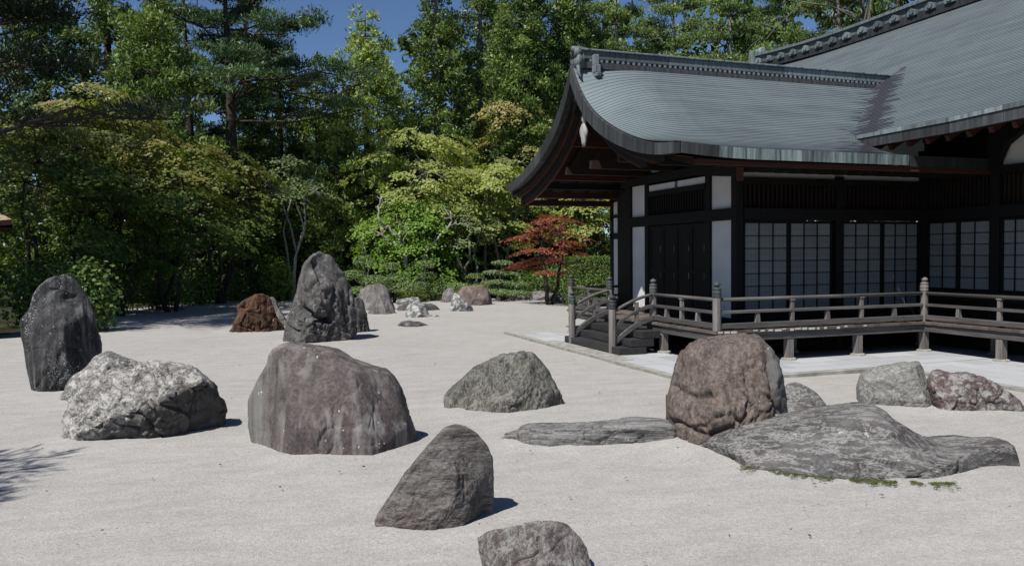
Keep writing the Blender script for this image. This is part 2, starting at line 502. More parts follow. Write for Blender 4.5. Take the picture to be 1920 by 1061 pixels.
# rocks of the court: x, y, heading of the broad side, half depth, outline of the broad side in metres
ROCKS = {
  'r_dark_tall': (-3.053, 16.689, 0.0185, 0.55, [(-0.288, -0.029), (-0.339, 0.268), (-0.397, 0.663), (-0.437, 1.054), (-0.465, 1.269), (-0.387, 1.374), (-0.308, 1.468), (-0.259, 1.73), (-0.169, 1.923), (-0.011, 2.095), (0.138, 2.191), (0.312, 2.198), (0.44, 2.107), (0.567, 1.906), (0.659, 1.675), (0.757, 1.353), (0.794, 1.031), (0.872, 0.927), (0.847, 0.627), (0.644, 0.357), (0.391, 0.123)]),
  'r_white_back': (-1.786, 15.298, -0.0455, 0.872, [(-0.87, -0.016), (-0.807, 0.227), (-0.697, 0.403), (-0.489, 0.53), (-0.32, 0.724), (-0.169, 0.791), (0.055, 0.707), (0.365, 0.58), (0.688, 0.452), (0.937, -0.063)]),
  'r_white': (-1.113, 11.976, -0.0457, 0.963, [(-0.963, -0.017), (-0.968, 0.306), (-0.871, 0.586), (-0.74, 0.722), (-0.479, 0.816), (-0.083, 0.905), (-0.001, 0.959), (0.322, 0.958), (0.717, 0.849), (0.833, 0.724), (0.95, 0.627), (1.003, 0.458), (1.092, 0.317), (1.104, 0.202), (1.065, 0.031)]),
  'r_brown': (1.047, 27.207, 0.041, 0.78, [(-0.937, 0.035), (-0.768, 0.389), (-0.651, 0.591), (-0.661, 0.867), (-0.429, 1.066), (-0.097, 1.212), (0.152, 1.223), (0.317, 1.114), (0.445, 0.779), (0.556, 0.425), (0.752, 0.066)]),
  'r_brown_back': (1.604, 28.694, -0.1704, 0.36, [(-0.309, 0.126), (-0.168, 1.043), (-0.008, 1.059), (0.092, 0.688), (0.264, 0.408), (0.42, 0.146), (0.453, 0.015)]),
  'r_tall': (2.512, 23.379, -0.1181, 0.952, [(-0.989, 0.039), (-0.876, 0.612), (-0.694, 0.987), (-0.583, 1.44), (-0.486, 1.969), (-0.349, 2.271), (-0.154, 2.451), (0.07, 2.571), (0.262, 2.539), (0.439, 2.415), (0.585, 2.184), (0.775, 1.875), (0.905, 1.565), (1.005, 1.178), (1.058, 0.714), (1.036, 0.251), (0.987, 0.005)]),
  'r_tall_side': (4.045, 25.55, 0.0066, 0.332, [(-0.44, 0.084), (-0.223, 1.059), (-0.054, 1.122), (0.08, 1.017), (0.143, 0.709), (0.204, 0.28), (0.251, 0.005)]),
  'r_slab': (1.238, 10.416, -0.3383, 0.993, [(-1.023, 0.017), (-1.059, 0.224), (-1.059, 0.569), (-1.009, 0.672), (-0.903, 0.877), (-0.777, 1.034), (-0.726, 1.184), (-0.642, 1.273), (-0.553, 1.292), (-0.383, 1.263), (-0.111, 1.22), (0.025, 1.198), (0.16, 1.121), (0.228, 1.072), (0.432, 1.001), (0.568, 0.959), (0.718, 0.95), (0.826, 0.86), (0.907, 0.721), (0.952, 0.548), (0.971, 0.41), (1.037, 0.202), (1.149, -0.145)]),
  'r_lean': (1.744, 6.998, -0.1061, 0.372, [(-0.564, -0.033), (-0.496, 0.096), (-0.376, 0.278), (-0.254, 0.462), (-0.109, 0.621), (0.014, 0.758), (0.127, 0.858), (0.225, 0.887), (0.334, 0.861), (0.432, 0.791), (0.516, 0.667), (0.555, 0.526), (0.563, 0.327), (0.565, 0.104), (0.554, -0.045)]),
  'r_bottom': (2.168, 5.521, -0.246, 0.266, [(-0.387, -0.054), (-0.424, 0.15), (-0.458, 0.312), (-0.391, 0.349), (-0.231, 0.383), (-0.03, 0.414), (0.112, 0.421), (0.213, 0.404), (0.253, 0.362), (0.334, 0.277), (0.386, 0.152), (0.406, 0.045), (0.422, -0.074)]),
  'r_mid': (4.205, 11.956, -0.1748, 0.912, [(-0.994, -0.022), (-1.001, 0.173), (-0.907, 0.253), (-0.694, 0.457), (-0.523, 0.62), (-0.267, 0.739), (-0.009, 0.807), (0.207, 0.818), (0.423, 0.829), (0.527, 0.714), (0.657, 0.538), (0.769, 0.319), (0.873, 0.073)]),
  'r_log': (4.352, 9.377, -0.3342, 0.429, [(-1.205, -0.042), (-1.08, 0.047), (-0.886, 0.087), (-0.837, 0.156), (-0.664, 0.175), (0.027, 0.181), (0.581, 0.23), (0.997, 0.232), (1.15, 0.189), (1.205, -0.042)]),
  'r_big_brown': (6.132, 8.696, -0.4531, 0.923, [(-0.811, -0.189), (-0.824, 0.077), (-0.803, 0.356), (-0.782, 0.601), (-0.754, 0.706), (-0.713, 0.845), (-0.631, 1.068), (-0.495, 1.207), (-0.292, 1.263), (-0.057, 1.305), (0.21, 1.34), (0.41, 1.285), (0.543, 1.128), (0.61, 0.923), (0.644, 0.717), (0.698, 0.443), (0.725, 0.114)]),
  'r_big_side': (7.953, 9.512, -0.5346, 0.375, [(-0.401, 0.071), (-0.274, 0.469), (-0.14, 0.503), (0.046, 0.436), (0.195, 0.322), (0.321, 0.13), (0.351, 0.029)]),
  'r_fish': (6.804, 7.428, -0.656, 1.099, [(-1.813, -0.093), (-1.748, 0.024), (-1.492, 0.193), (-1.115, 0.326), (-0.687, 0.427), (-0.27, 0.532), (0.078, 0.6), (0.306, 0.605), (0.447, 0.538), (0.56, 0.42), (0.754, 0.29), (0.974, 0.182), (1.136, 0.15), (1.348, 0.195), (1.557, 0.256), (1.728, 0.285), (1.775, 0.163), (1.813, 0.036), (1.825, -0.118)]),
  'r_pale': (9.913, 9.751, -0.6314, 0.506, [(-0.558, -0.048), (-0.568, 0.251), (-0.506, 0.45), (-0.311, 0.575), (-0.003, 0.635), (0.339, 0.671), (0.392, 0.58), (0.432, 0.331), (0.487, -0.035)]),
  'r_mottled': (10.724, 8.973, -0.7119, 0.604, [(-0.677, -0.028), (-0.702, 0.386), (-0.645, 0.538), (-0.535, 0.568), (-0.353, 0.526), (-0.174, 0.559), (0.04, 0.504), (0.252, 0.392), (0.392, 0.279), (0.545, 0.167), (0.615, -0.005)]),
  'f_block': (6.266, 35.751, -0.2583, 0.784, [(-0.662, 0.03), (-0.701, 0.508), (-0.601, 0.913), (-0.244, 1.147), (0.346, 1.164), (0.627, 0.969), (0.762, 0.488), (0.946, 0.078)]),
  'f_front': (6.052, 33.214, -0.3434, 0.569, [(-0.48, 0.008), (-0.296, 0.408), (-0.247, 0.741), (0.022, 0.85), (0.244, 0.848), (0.463, 0.623), (0.591, 0.288), (0.698, -0.025)]),
  'f_pale': (8.533, 38.551, -0.1519, 0.599, [(-0.696, 0.028), (-0.615, 0.262), (-0.096, 0.33), (0.164, 0.377), (0.425, 0.373), (0.577, 0.028)]),
  'f_low': (7.968, 34.316, -0.2999, 0.896, [(-0.946, -0.028), (-0.896, 0.229), (-0.454, 0.27), (0.127, 0.31), (0.593, 0.282), (0.87, 0.114), (0.985, -0.028)]),
  'f_lichen': (7.045, 30.543, -0.3895, 0.517, [(-0.454, 0.004), (-0.428, 0.358), (-0.3, 0.524), (0.056, 0.563), (0.306, 0.479), (0.427, 0.145), (0.634, -0.002)]),
  'f_sliver': (6.042, 26.657, -0.1143, 0.579, [(-0.65, 0.002), (-0.45, 0.159), (-0.126, 0.187), (0.236, 0.122), (0.599, -0.016)]),
  'f_dark': (10.644, 39.59, -0.4265, 0.408, [(-0.267, 0.032), (-0.123, 0.55), (0.1, 0.767), (0.375, 0.711), (0.535, 0.329), (0.587, 0.028)]),
  'f_wedge': (9.447, 33.1, -0.442, 0.462, [(-0.349, 0.014), (-0.32, 0.543), (-0.177, 0.841), (0.007, 0.725), (0.351, 0.403), (0.58, 0.195), (0.624, 0.012)]),
  'f_redbrown': (11.202, 37.342, -0.4587, 0.789, [(-0.528, 0.082), (-0.574, 0.681), (-0.308, 0.888), (0.14, 0.938), (0.664, 0.884), (0.976, 0.675), (1.076, 0.156), (1.1, 0.0)]),
  'f_finger': (13.769, 43.524, -0.4691, 0.364, [(-0.257, 0.042), (-0.096, 0.682), (0.093, 1.107), (0.309, 1.137), (0.428, 0.771), (0.513, 0.04)]),
  'f_kerb_a': (14.482, 40.335, -0.5082, 1.023, [(-0.926, 0.026), (-0.718, 0.428), (0.01, 0.542), (0.587, 0.484), (1.162, 0.283), (1.246, 0.027)]),
  'f_kerb_b': (15.732, 39.41, -0.5063, 0.813, [(-0.785, 0.009), (-0.639, 0.379), (-0.066, 0.491), (0.786, 0.349), (0.953, 0.01)]),
  'f_kerb_c': (15.582, 36.484, -0.499, 0.428, [(-0.325, 0.027), (-0.216, 0.424), (0.182, 0.476), (0.472, 0.344), (0.575, 0.027)]),
  'f_white': (17.629, 46.428, -0.5255, 0.534, [(-0.436, 0.073), (-0.23, 0.538), (0.04, 0.769), (0.375, 0.669), (0.639, 0.304), (0.704, 0.073)]),
  'f_rail': (18.747, 40.798, -0.5164, 0.418, [(-0.388, 0.037), (-0.323, 0.815), (-0.082, 1.143), (0.275, 1.052), (0.392, 0.664), (0.507, 0.037)]),
  'f_wood': (14.449, 51.657, -0.4356, 0.623, [(-0.489, 0.404), (-0.331, 1.474), (-0.036, 2.078), (0.396, 2.003), (0.606, 1.467), (0.809, 0.396)]),
  'f_tiny': (7.646, 30.088, -0.411, 0.108, [(-0.046, 0.033), (0.039, 0.116), (0.142, 0.074), (0.183, 0.012)]),
}

# ------------------------------------------------------------------ ground
def ground_sheet(name, poly_fn, xs, ys, z0, amp, mat, kind='structure', smooth=True):
    gx, gy = np.meshgrid(xs, ys, indexing='ij')
    p = np.stack([gx, gy, np.zeros_like(gx)], -1)
    q = p.reshape(-1, 3)
    h = amp*(fbm(q*np.array([0.35, 0.35, 1]), 3) + 0.35*fbm(q*np.array([1.7, 1.7, 1])+5, 2))
    if name == 'gravel_court':
        for k_, (rx, ry, ra, rt, ro) in ROCKS.items():
            us = [o_[0] for o_ in ro if o_[1] < .25*max(z_[1] for z_ in ro)] or [ro[0][0], ro[-1][0]]
            a_, uc = max((max(us)-min(us))/2, .15), (max(us)+min(us))/2
            dx, dy = q[:, 0]-rx, q[:, 1]-ry
            lu = (dx*math.cos(ra)+dy*math.sin(ra)-uc)/a_
            lv_ = (-dx*math.sin(ra)+dy*math.cos(ra))/max(rt*.95, .12)
            e_ = np.sqrt(lu*lu+lv_*lv_)
            wob = 1+.5*pn(q*np.array([2.3, 2.3, 1])+rx)
            h = h + .034*wob*np.exp(-np.clip((e_-.95)*min(a_, rt), 0, None)/.16)
    p[..., 2] = z0 + h.reshape(gx.shape)
    m = MB()
    P = p.reshape(-1, 3)
    m.v = [tuple(a) for a in P]
    nb = len(ys)
    for i in range(len(xs)-1):
        for j in range(nb-1):
            c = P[[i*nb+j, (i+1)*nb+j, (i+1)*nb+j+1, i*nb+j+1]].mean(0)
            if poly_fn is None or poly_fn(c[0], c[1]):
                m.f.append((i*nb+j, (i+1)*nb+j, (i+1)*nb+j+1, i*nb+j+1))
    o = m.build(name, mat, smooth=smooth)
    return tag(o, kind=kind)

far = MB()
far.poly([(-900, -300, -0.12), (900, -300, -0.12), (900, 1500, -0.12), (-900, 1500, -0.12)])
tag(far.build('forest_floor', MAT['soil']), kind='structure')

def gravel_region(x, y):
    # outer edge of the gravel court
    pts = [(-30, 3), (-12, 18), (-7.2, 27.6), (-6.0, 31.5), (-5.6, 41), (0.2, 47.2), (6.4, 46.6), (14.0, 42.2), (18.0, 41.6), (24, 44)]
    if y < 3: return True
    # inside if below the boundary polyline going from left to right
    px = [p[0] for p in pts]
    if x > 24: lim = 44
    elif x < -30: lim = 3
    else: lim = np.interp(x, px, [p[1] for p in pts])
    w = 0.5*math.sin(x*1.7) + 0.3*math.sin(x*4.1 + 1)
    return y < lim + w
xs = np.concatenate([np.arange(-34, -8, 0.8), np.arange(-8, 14, 0.16), np.arange(14, 30, 0.8)])
ys = np.concatenate([np.arange(-6, 4, 0.8), np.arange(4, 16, 0.16), np.arange(16, 48.5, 0.4)])
ground_sheet('gravel_court', gravel_region, xs, ys, 0.0, 0.034, MAT['gravel'])

# paved apron round the hall: separate slabs and kerb stones
rs = random.Random(4)
apron = MB()
apron.poly([(8.12, 12.72, 0.03), (30, 12.72, 0.03), (30, 21.9, 0.03), (8.12, 21.9, 0.03)])
apron.poly([(12.78, -4, 0.03), (30, -4, 0.03), (30, 12.72, 0.03), (12.78, 12.72, 0.03)])
apron_o = tag(apron.build('stone_pavement', MAT['kerb']), kind='structure')
def slab_mesh(w, d):
    m = MB(); m.box(-w/2+.007, w/2-.007, -d/2+.007, d/2-.007, 0.0, 0.035)
    return m.mesh('slab')
SL = {}
def slab(x0, x1, y0, y1):
    k = (round(x1-x0, 2), round(y1-y0, 2))
    if k not in SL: SL[k] = slab_mesh(*k)
    o = link('slab', SL[k], MAT['slab'], apron_o, ((x0+x1)/2, (y0+y1)/2, 0.031+rs.uniform(0, .004)))
# strip along the side veranda: courses parallel to X
for r in range(4):
    y0 = 12.74 + r*0.52
    x = 8.14 - (r % 2)*0.0
    w0 = 0.55 if r % 2 else 1.1
    slab(x, x+w0, y0, y0+0.52); x += w0
    while x < 16.6:
        slab(x, x+1.1, y0, y0+0.52); x += 1.1
# strip along the main veranda: courses parallel to Y
for r in range(6):
    x0 = 12.80 + r*0.56
    y = 12.72 - (0.5 if r % 2 else 0)
    if r % 2: slab(x0, x0+.56, 12.22, 12.72)
    while y > 3:
        slab(x0, x0+.56, y-1.0, y); y -= 1.0
# strip in front of the stairs
for r in range(3):
    x0 = 8.14 + r*0.52
    y = 14.82 + (0.5 if r % 2 else 0)
    if r % 2: slab(x0, x0+.52, 14.82, 15.32)
    while y < 21.6:
        slab(x0, x0+.52, y, y+1.0); y += 1.0
KM = {}
def kerb(x0, x1, y0, y1):
    k = (round(x1-x0, 2), round(y1-y0, 2))
    if k not in KM:
        m = MB(); m.box(-k[0]/2+.003, k[0]/2-.003, -k[1]/2+.003, k[1]/2-.003, -0.1, 0.062)
        KM[k] = m.mesh('kerb_stone')
    link('kerb_stone', KM[k], MAT['kerb'], apron_o, ((x0+x1)/2, (y0+y1)/2, 0.0))
y = 12.58
while y < 21.9: kerb(7.97, 8.13, y, y+1.3); y += 1.3
x = 8.13
while x < 12.6: kerb(x, x+1.13, 12.58, 12.735); x += 1.13
y = 12.58
while y > 2: kerb(12.65, 12.79, y-1.3, y); y -= 1.3

# ------------------------------------------------------------------ temple halls
YR, HALF = 18.25, 4.78               # ridge line and half span of the gabled roof
_vt = np.array([0, .3, .65, 1.0, 1.35, 1.8, 2.25, 2.7, 3.2, 3.7, 4.2, 4.78])
_vz = np.array([7.08, 6.62, 6.22, 5.92, 5.67, 5.42, 5.21, 5.03, 4.86, 4.72, 4.62, 4.56])
_vp = np.polyfit(_vt, _vz, 5)
def zverge(t): return np.polyval(_vp, np.abs(t))
def zmain(t): return 4.47 + 2.68*np.clip(1-np.abs(t)/HALF, 0, 1)**1.35
def zroof(X, t):
    w = np.clip((10.1-X)/1.9, 0, 1)**1.8
    return zmain(t)*(1-w) + zverge(t)*w
def valley_x(t):                      # where the slope dies into the main roof
    z = float(zmain(t))
    b, a, c = 0.0164, 0.5, 5.1-z
    s = (-a + math.sqrt(max(a*a-4*b*c, 0)))/(2*b)
    return 14+s

hall = empty('gabled_hall', (11.1, YR, 0))
tag(hall, 'gabled temple hall with curved grey-green copper roof, white plaster and dark timber', 'temple hall')
def H(o):                             # keep world placement under a shifted empty
    o.parent = hall
    o.location = Vector(o.location) - Vector((11.1, YR, 0))
    return o
def roof_rows(side, nrow=46):
    m = MB()
    ts = np.linspace(0.06, HALF, nrow+1)
    lines = []
    for i in range(nrow):
        for t, dz in ((ts[i]-(.008 if i else 0), 0), (ts[i+1], 0.011)):
            tm = (ts[i]+ts[i+1])/2
            if side > 0: xmax = 18.2
            else: xmax = min(valley_x(tm)+0.5, 18.2) if tm < 3.45 else 13.92
            X = 8.2 + (xmax-8.2)*np.concatenate([np.linspace(0, .2, 14), np.linspace(.2, 1, 16)[1:]])
            Z = zroof(X, t) + dz
            lines.append(np.stack([X, np.full_like(X, YR+side*t), Z], -1))
    m.quadgrid(lines)
    return m
rf = H(roof_rows(-1).build('roof', MAT['roof_x']))
rf2 = H(roof_rows(1, 30).build('roof', MAT['roof_x']))
# underside of the roof
for side in (-1, 1):
    m = MB()
    L = []
    for t in np.linspace(0, HALF-0.03, 14):
        X = np.linspace(8.32, 13.9, 10)
        L.append(np.stack([X, np.full_like(X, YR+side*t), zroof(X, t)-0.26], -1))
    m.quadgrid(L)
    H(m.build('soffit', MAT['wood_brown'], smooth=True))
# rafters under both slopes
def rafter_mesh(X, side):
    m = MB()
    ts = np.linspace(0.1, HALF-0.15, 7)
    lo, hi = [], []
    for t in ts:
        z = float(zroof(np.array([X]), t)[0])
        lo.append((t, z-0.40)); hi.append((t, z-0.27))
    for i in range(len(ts)-1):
        c = []
        for (t, z) in (lo[i], lo[i+1]):
            c.append((t, z))
        y = [YR+side*lo[i][0], YR+side*lo[i+1][0]]
        m.hexa([(X-.05, y[0], lo[i][1]), (X+.05, y[0], lo[i][1]), (X+.05, y[1], lo[i+1][1]), (X-.05, y[1], lo[i+1][1]),
                (X-.05, y[0], hi[i][1]), (X+.05, y[0], hi[i][1]), (X+.05, y[1], hi[i+1][1]), (X-.05, y[1], hi[i+1][1])])
    return m
x = 8.75
while x < 13.9:
    for side in (-1, 1):
        H(rafter_mesh(x, side).build('rafter', MAT['wood_brown']))
    x += 0.62
for side in (-1, 1):
    for t, dz in ((1.0, .50), (2.35, .50), (3.55, .52), (4.45, .46)):
        if side < 0 and t > 3: continue
        z = float(zmain(t))-dz
        if t < 4: x0 = 8.62
        else: x0 = 8.5
        zv = min(z, float(zverge(t))-0.62)
        m = MB(); m.beam((x0, YR+side*t, zv), (11.2 if t < 3 else 13.8, YR+side*t, zv), 0.14, 0.17)
        H(m.build('purlin', MAT['wood_red']))
# verge: copper clad bargeboards made of plates, brown boards tucked under them
def verge_band(side, x0, x1, top, bot, t0, t1, n=8):
    m = MB()
    ts = np.linspace(t0, t1, n)
    for i in range(n-1):
        c = []
        ya, yb = YR+side*ts[i], YR+side*ts[i+1]
        za, zb = float(zverge(ts[i])), float(zverge(ts[i+1]))
        ba = top+(bot-top)*(1.20-0.125*ts[i]); bb = top+(bot-top)*(1.20-0.125*ts[i+1])
        m.hexa([(x0, ya, za-ba), (x1, ya, za-ba), (x1, yb, zb-bb), (x0, yb, zb-bb),
                (x0, ya, za-top), (x1, ya, za-top), (x1, yb, zb-top), (x0, yb, zb-top)])
    return m
for side in (-1, 1):
    ed = np.linspace(0.0, HALF+0.02, 8)
    for k in range(7):
        H(verge_band(side, 8.13+0.002*(k % 2), 8.30, 0.02, 0.37, ed[k]+(0.004 if k else 0), ed[k+1]-0.004, 6).build('verge_plate', MAT['patina_dark']))
    H(verge_band(side, 8.30, 8.38, 0.20, 0.48, 0.0, HALF-0.1 if side > 0 else 4.2, 20).build('bargeboard', MAT['wood_black']))
    H(verge_band(side, 8.38, 8.46, 0.33, 0.53, 0.0, HALF-0.25 if side > 0 else 3.7, 20).build('bargeboard', MAT['wood_red']))
    H(verge_band(side, 8.46, 8.54, 0.43, 0.70, 0.0, HALF-0.4 if side > 0 else 3.2, 20).build('bargeboard', MAT['wood_black']))
    H(verge_band(side, 8.54, 8.60, 0.57, 0.78, 0.0, HALF-0.5 if side > 0 else 2.8, 20).build('bargeboard', MAT['wood_red']))
# eave edge: upright copper plates
PM = MB(); PM.box(-.139, .139, -.02, .02, -.225, -.004)
pm = PM.mesh('fascia_plate')
x, k = 8.47, 0
while x < 13.85:
    z = float(zroof(np.array([x]), HALF)[0])
    o = link('fascia_plate', pm, MAT['patina_dark'] if x < 9.25 else MAT['patina'], hall, (x-11.1, -HALF-0.012, z+0.012))
    dzdx = float(zroof(np.array([x+.14]), HALF)[0]-zroof(np.array([x-.14]), HALF)[0])/0.28
    o.rotation_euler = (0, -math.atan(dzdx), 0)
    x += 0.282; k += 1
m = MB(); m.beam((8.7, YR-HALF+.10, 4.185), (16.5, YR-HALF+.10, 4.185), 0.12, 0.10)
H(m.build('eave_board', MAT['wood_red']))
m = MB(); m.beam((8.7, YR+HALF-.10, 4.185), (14.5, YR+HALF-.10, 4.185), 0.12, 0.10)
H(m.build('eave_board', MAT['wood_red']))
m = MB(); m.beam((13.93, YR-HALF+.12, 4.36), (16.5, YR-HALF+.12, 4.36), 0.2, 0.24)
H(m.build('eave_beam', MAT['patina_dark']))
# red tipped beam end under the eave
m = MB(); m.beam((9.85, 13.75, 4.02), (9.85, 15.4, 4.2), 0.13, 0.16)
bo = H(m.build('beam_end', MAT['wood_black']))
m = MB(); m.box(9.78, 9.92, 13.69, 13.745, 3.86, 4.12)
H(m.build('beam_tip', MAT['wood_red']))
# ridge of the gabled roof
def ridge():
    m = MB(); m.box(8.42, 18.1, YR-.20, YR+.20, 6.98, 7.13)
    r = H(m.build('ridge', MAT['patina_dark']))
    m = MB(); m.box(8.46, 18.05, YR-.15, YR+.15, 7.132, 7.20)
    H(m.build('ridge_course', MAT['bronze']))
    m = MB()
    x = 8.6
    while x < 17.9:
        for s in (-1, 1): m.tube([(x, YR+s*.15, 7.168), (x, YR+s*.20, 7.168)], 0.038, 6)
        x += 0.15
    o = H(m.build('ridge_studs', MAT['patina_ridge'])); o['kind'] = 'stuff'
    x = 8.40
    while x < 18.0:
        m = MB(); m.box(x, x+1.196, YR-.19, YR+.19, 7.202, 7.40)
        H(m.build('ridge_plate', MAT['patina_ridge'], bevel=.015)); x += 1.2
    m = MB(); m.box(8.36, 18.1, YR-.235, YR+.235, 7.402, 7.45)
    H(m.build('ridge_cap', MAT['patina_ridge'], bevel=.012))
    # end ornament
    m = MB()
    m.box(8.24, 8.42, YR-.24, YR+.24, 6.97, 7.26)
    m.box(8.22, 8.43, YR-.17, YR+.17, 7.26, 7.46)
    m.tube([(8.18, YR, 7.45), (8.55, YR, 7.47)], [0.085, 0.07], 10)
    for s in (-1, 1):
        a = [(8.30, YR+s*(.17+.13*math.sin(q)*(1-q/9)), 7.14+.13*math.cos(q)*(1-q/9)) for q in np.linspace(-1.2, 5.2, 12)]
        m.tube(a, np.linspace(.05, .022, 12), 6)
        m.tube([(8.25, YR+s*.22, 7.0), (8.24, YR+s*.30, 6.80), (8.24, YR+s*.40, 6.70)], [.06, .045, .02], 6)
    H(m.build('ridge_ornament', MAT['patina_ridge'], smooth=True))
    for s in (-1, 1):
        m = MB()
        m.box(8.64, 8.78, YR+s*.33-.11, YR+s*.33+.11, 6.74, 6.84)
        m.box(8.63, 8.79, YR+s*.29-.10, YR+s*.29+.10, 6.84, 7.04)
        m.box(8.64, 8.78, YR+s*.24-.08, YR+s*.24+.08, 7.04, 7.30)
        H(m.build('ridge_saddle', MAT['patina_ridge'], bevel=.02))
ridge()
# carved white pendant under the gable peak
m = MB()
for k, (a, ln) in enumerate(((-0.55, .30), (-0.2, .46), (0.2, .46), (0.55, .30))):
    c = [(8.42-.02*q, YR-0.2+0.22*a*math.sin(q*1.9), 5.62-ln*1.25*q) for q in np.linspace(0, 1, 7)]
    m.tube(c, [.05, .062, .07, .07, .06, .042, .012], 6)
m.tube([(8.42, YR-.2, 6.0), (8.42, YR-.2, 5.72), (8.42, YR-.2, 5.58)], [.03, .07, .05], 8)
H(m.build('gable_pendant', N('grey_carved_paint').done((0.30, 0.30, 0.29), 0.9), smooth=True))
m = MB()
c = []
for q in np.linspace(-1, 1, 9): c.append((8.40, YR-.1+q*.52, 5.98+.36*(1-abs(q))-.12*math.cos(q*5)))
m.tube(c, [.05, .1, .12, .15, .18, .15, .12, .1, .05], 6)
H(m.build('pendant_wing', MAT['wood_black'], smooth=True))

# pediment wall and tie beams inside the gable
XF, YS = 11.1, 15.55
YF = 2*18.09-15.55
m = MB()
pr = [(XF+.06, YR-s*t, float(zmain(t))-.30) for s, ts in ((1, np.linspace(3.4, 0, 9)), (-1, np.linspace(0.3, 3.4, 8))) for t in ts]
m.poly([(XF+.06, YR-3.4, 4.3)] + pr + [(XF+.06, YR+3.4, 4.3)])
H(m.build('pediment', MAT['wood_black']))
m = MB(); m.poly([(XF+.03, 18.75, 4.62), (XF+.03, 19.95, 4.62), (XF+.03, 19.3, 5.05)][::-1])
H(m.build('pediment_plaster', MAT['plaster']))
for z, h in ((4.42, .22), (5.25, .2)):
    m = MB(); m.beam((XF-.08, YR-2.7, z), (XF-.08, YR+2.7, z), .22, h)
    H(m.build('tie_beam', MAT['wood_black']))
for y in (16.6, 18.09, 19.6):
    m = MB(); m.beam((8.6, y, 4.62), (XF, y, 4.62), .16, .2)
    H(m.build('gable_bracket', MAT['wood_brown']))
for x0, x1, y in ((8.7, 13.8, 14.9), (8.7, 13.8, 21.3)):
    m = MB(); m.beam((x0, y, 4.36), (x1, y, 4.36), .16, .18)
    H(m.build('eave_purlin', MAT['wood_black']))

# front wall (faces the stairs)
def col(x, y, z0, z1, w=.2, mat='wood_black', par=H):
    m = MB(); m.box(x-w/2, x+w/2, y-w/2, y+w/2, z0, z1)
    return par(m.build('column', MAT[mat], bevel=.012))
for y in (YS+.02, 16.63, 19.60, YF-.02): col(XF, y, 0.05, 4.45)
def panel(x, y0, y1, z0, z1, nm='plaster_panel', mat='plaster'):
    m = MB(); m.box(x-.03, x+.03, y0, y1, z0, z1)
    return H(m.build(nm, MAT[mat]))
for y0, y1 in ((15.67, 16.53), (19.70, 20.51)):
    panel(XF, y0, y1, 0.80, 3.16)
    panel(XF, y0, y1, 3.44, 4.32)
def beamY(x, y0, y1, z, w, h, nm='beam', mat='wood_black'):
    m = MB(); m.beam((x, y0, z), (x, y1, z), w, h)
    return H(m.build(nm, MAT[mat]))
beamY(XF-.09, 15.44, 20.74, 3.30, .08, .27)
beamY(XF-.10, 15.44, 20.74, 4.38, .12, .14)
beamY(XF-.09, 15.44, 20.74, 0.82, .08, .14)
panel(XF+.05, 16.73, 19.50, 0.80, 4.32, 'door_back', 'wood_black')
panel(XF-.04, 16.75, 18.02, 4.10, 4.26)
panel(XF-.04, 18.16, 19.48, 4.10, 4.26)
beamY(XF-.08, 16.7, 19.5, 4.02, .09, .12)
m = MB()
for y in np.arange(16.82, 19.48, .12): m.box(XF-.06, XF-.02, y-.02, y+.02, 3.46, 3.95)
H(m.build('transom_lattice', MAT['wood_black']))
for k in range(4):                    # folding door leaves
    y0 = 16.74 + k*.692
    d = panel(XF-.02, y0, y0+.685, 0.86, 3.14, 'door', 'wood_black')
    for (a, b, c, e) in ((0, .09, 0, 2.28), (.595, .685, 0, 2.28), (.09, .595, 0, .1), (.09, .595, 2.18, 2.28), (.09, .595, 1.02, 1.12)):
        m = MB(); m.box(XF-.07, XF-.052, y0+a+.002, y0+b-.002, .86+c, .86+e)
        o = m.build('door_rail', MAT['wood_black'], d)
        o.location = (0, 0, 0)
    for z in (1.75, 2.45):
        m = MB(); m.box(XF-.082, XF-.071, y0+.03, y0+.07, z, z+.16)
        m.build('door_fitting', MAT['bronze'], d)
# short wing wall beyond the front
for (z0, z1) in ((1.0, 2.86), (3.05, 3.52), (3.62, 4.02)):
    m = MB(); m.box(11.55, 11.65, 21.77, 22.65, z0, z1)
    H(m.build('plaster_panel', MAT['plaster']))
for z, h in ((.9, .2), (2.955, .18), (3.57, .1), (4.1, .16)):
    m = MB(); m.box(11.51, 11.69, 21.6, 22.8, z-h/2, z+h/2)
    H(m.build('beam', MAT['wood_black']))
for y in (21.68, 22.73): col(11.6, y, .05, 4.2, .18)
m = MB(); m.box(11.2, 11.3, 20.7, 21.7, .7, 4.3)
H(m.build('wing_side', MAT['wood_black']))

# shoji screens
def screen_mesh(w, h, nc, nr):
    """lattice frame standing in the XZ plane, lower left corner at the origin"""
    m = MB()
    for a, b, c, d in ((0, .045, 0, h), (w-.045, w, 0, h), (.045, w-.045, 0, .06), (.045, w-.045, h-.06, h)): m.box(a, b, -.02, .02, c, d)
    iw, ih = w-.09, h-.12
    for i in range(1, nc):
        x = .045+iw*i/nc
        m.box(x-.008, x+.008, -.016, .012, .06, h-.06)
    for j in range(1, nr):
        z = .06+ih*j/nr
        m.box(.045, w-.045, -.0145, .0135, z-.007, z+.007)
    return m.mesh('lattice')
SC = {}
def screen(parent_fn, loc, rz, w, h, nc, nr):
    key = (round(w, 2), round(h, 2), nc, nr)
    if key not in SC:
        iw, ih = (w-.09)/nc, (h-.12)/nr
        pm_ = MB(); pm_.box(-iw/2, iw/2, .016, .022, -ih/2, ih/2)
        SC[key] = (screen_mesh(w, h, nc, nr), pm_.mesh('pane'), iw, ih)
    lat, pane, iw, ih = SC[key]
    o = parent_fn(link('shoji_screen', lat, MAT['wood_black'], None, loc, rz))
    for i in range(nc):
        for j in range(nr):
            link('pane', pane, MAT['paper'], o, (.045+iw*(i+.5), 0, .06+ih*(j+.5)))
    return o
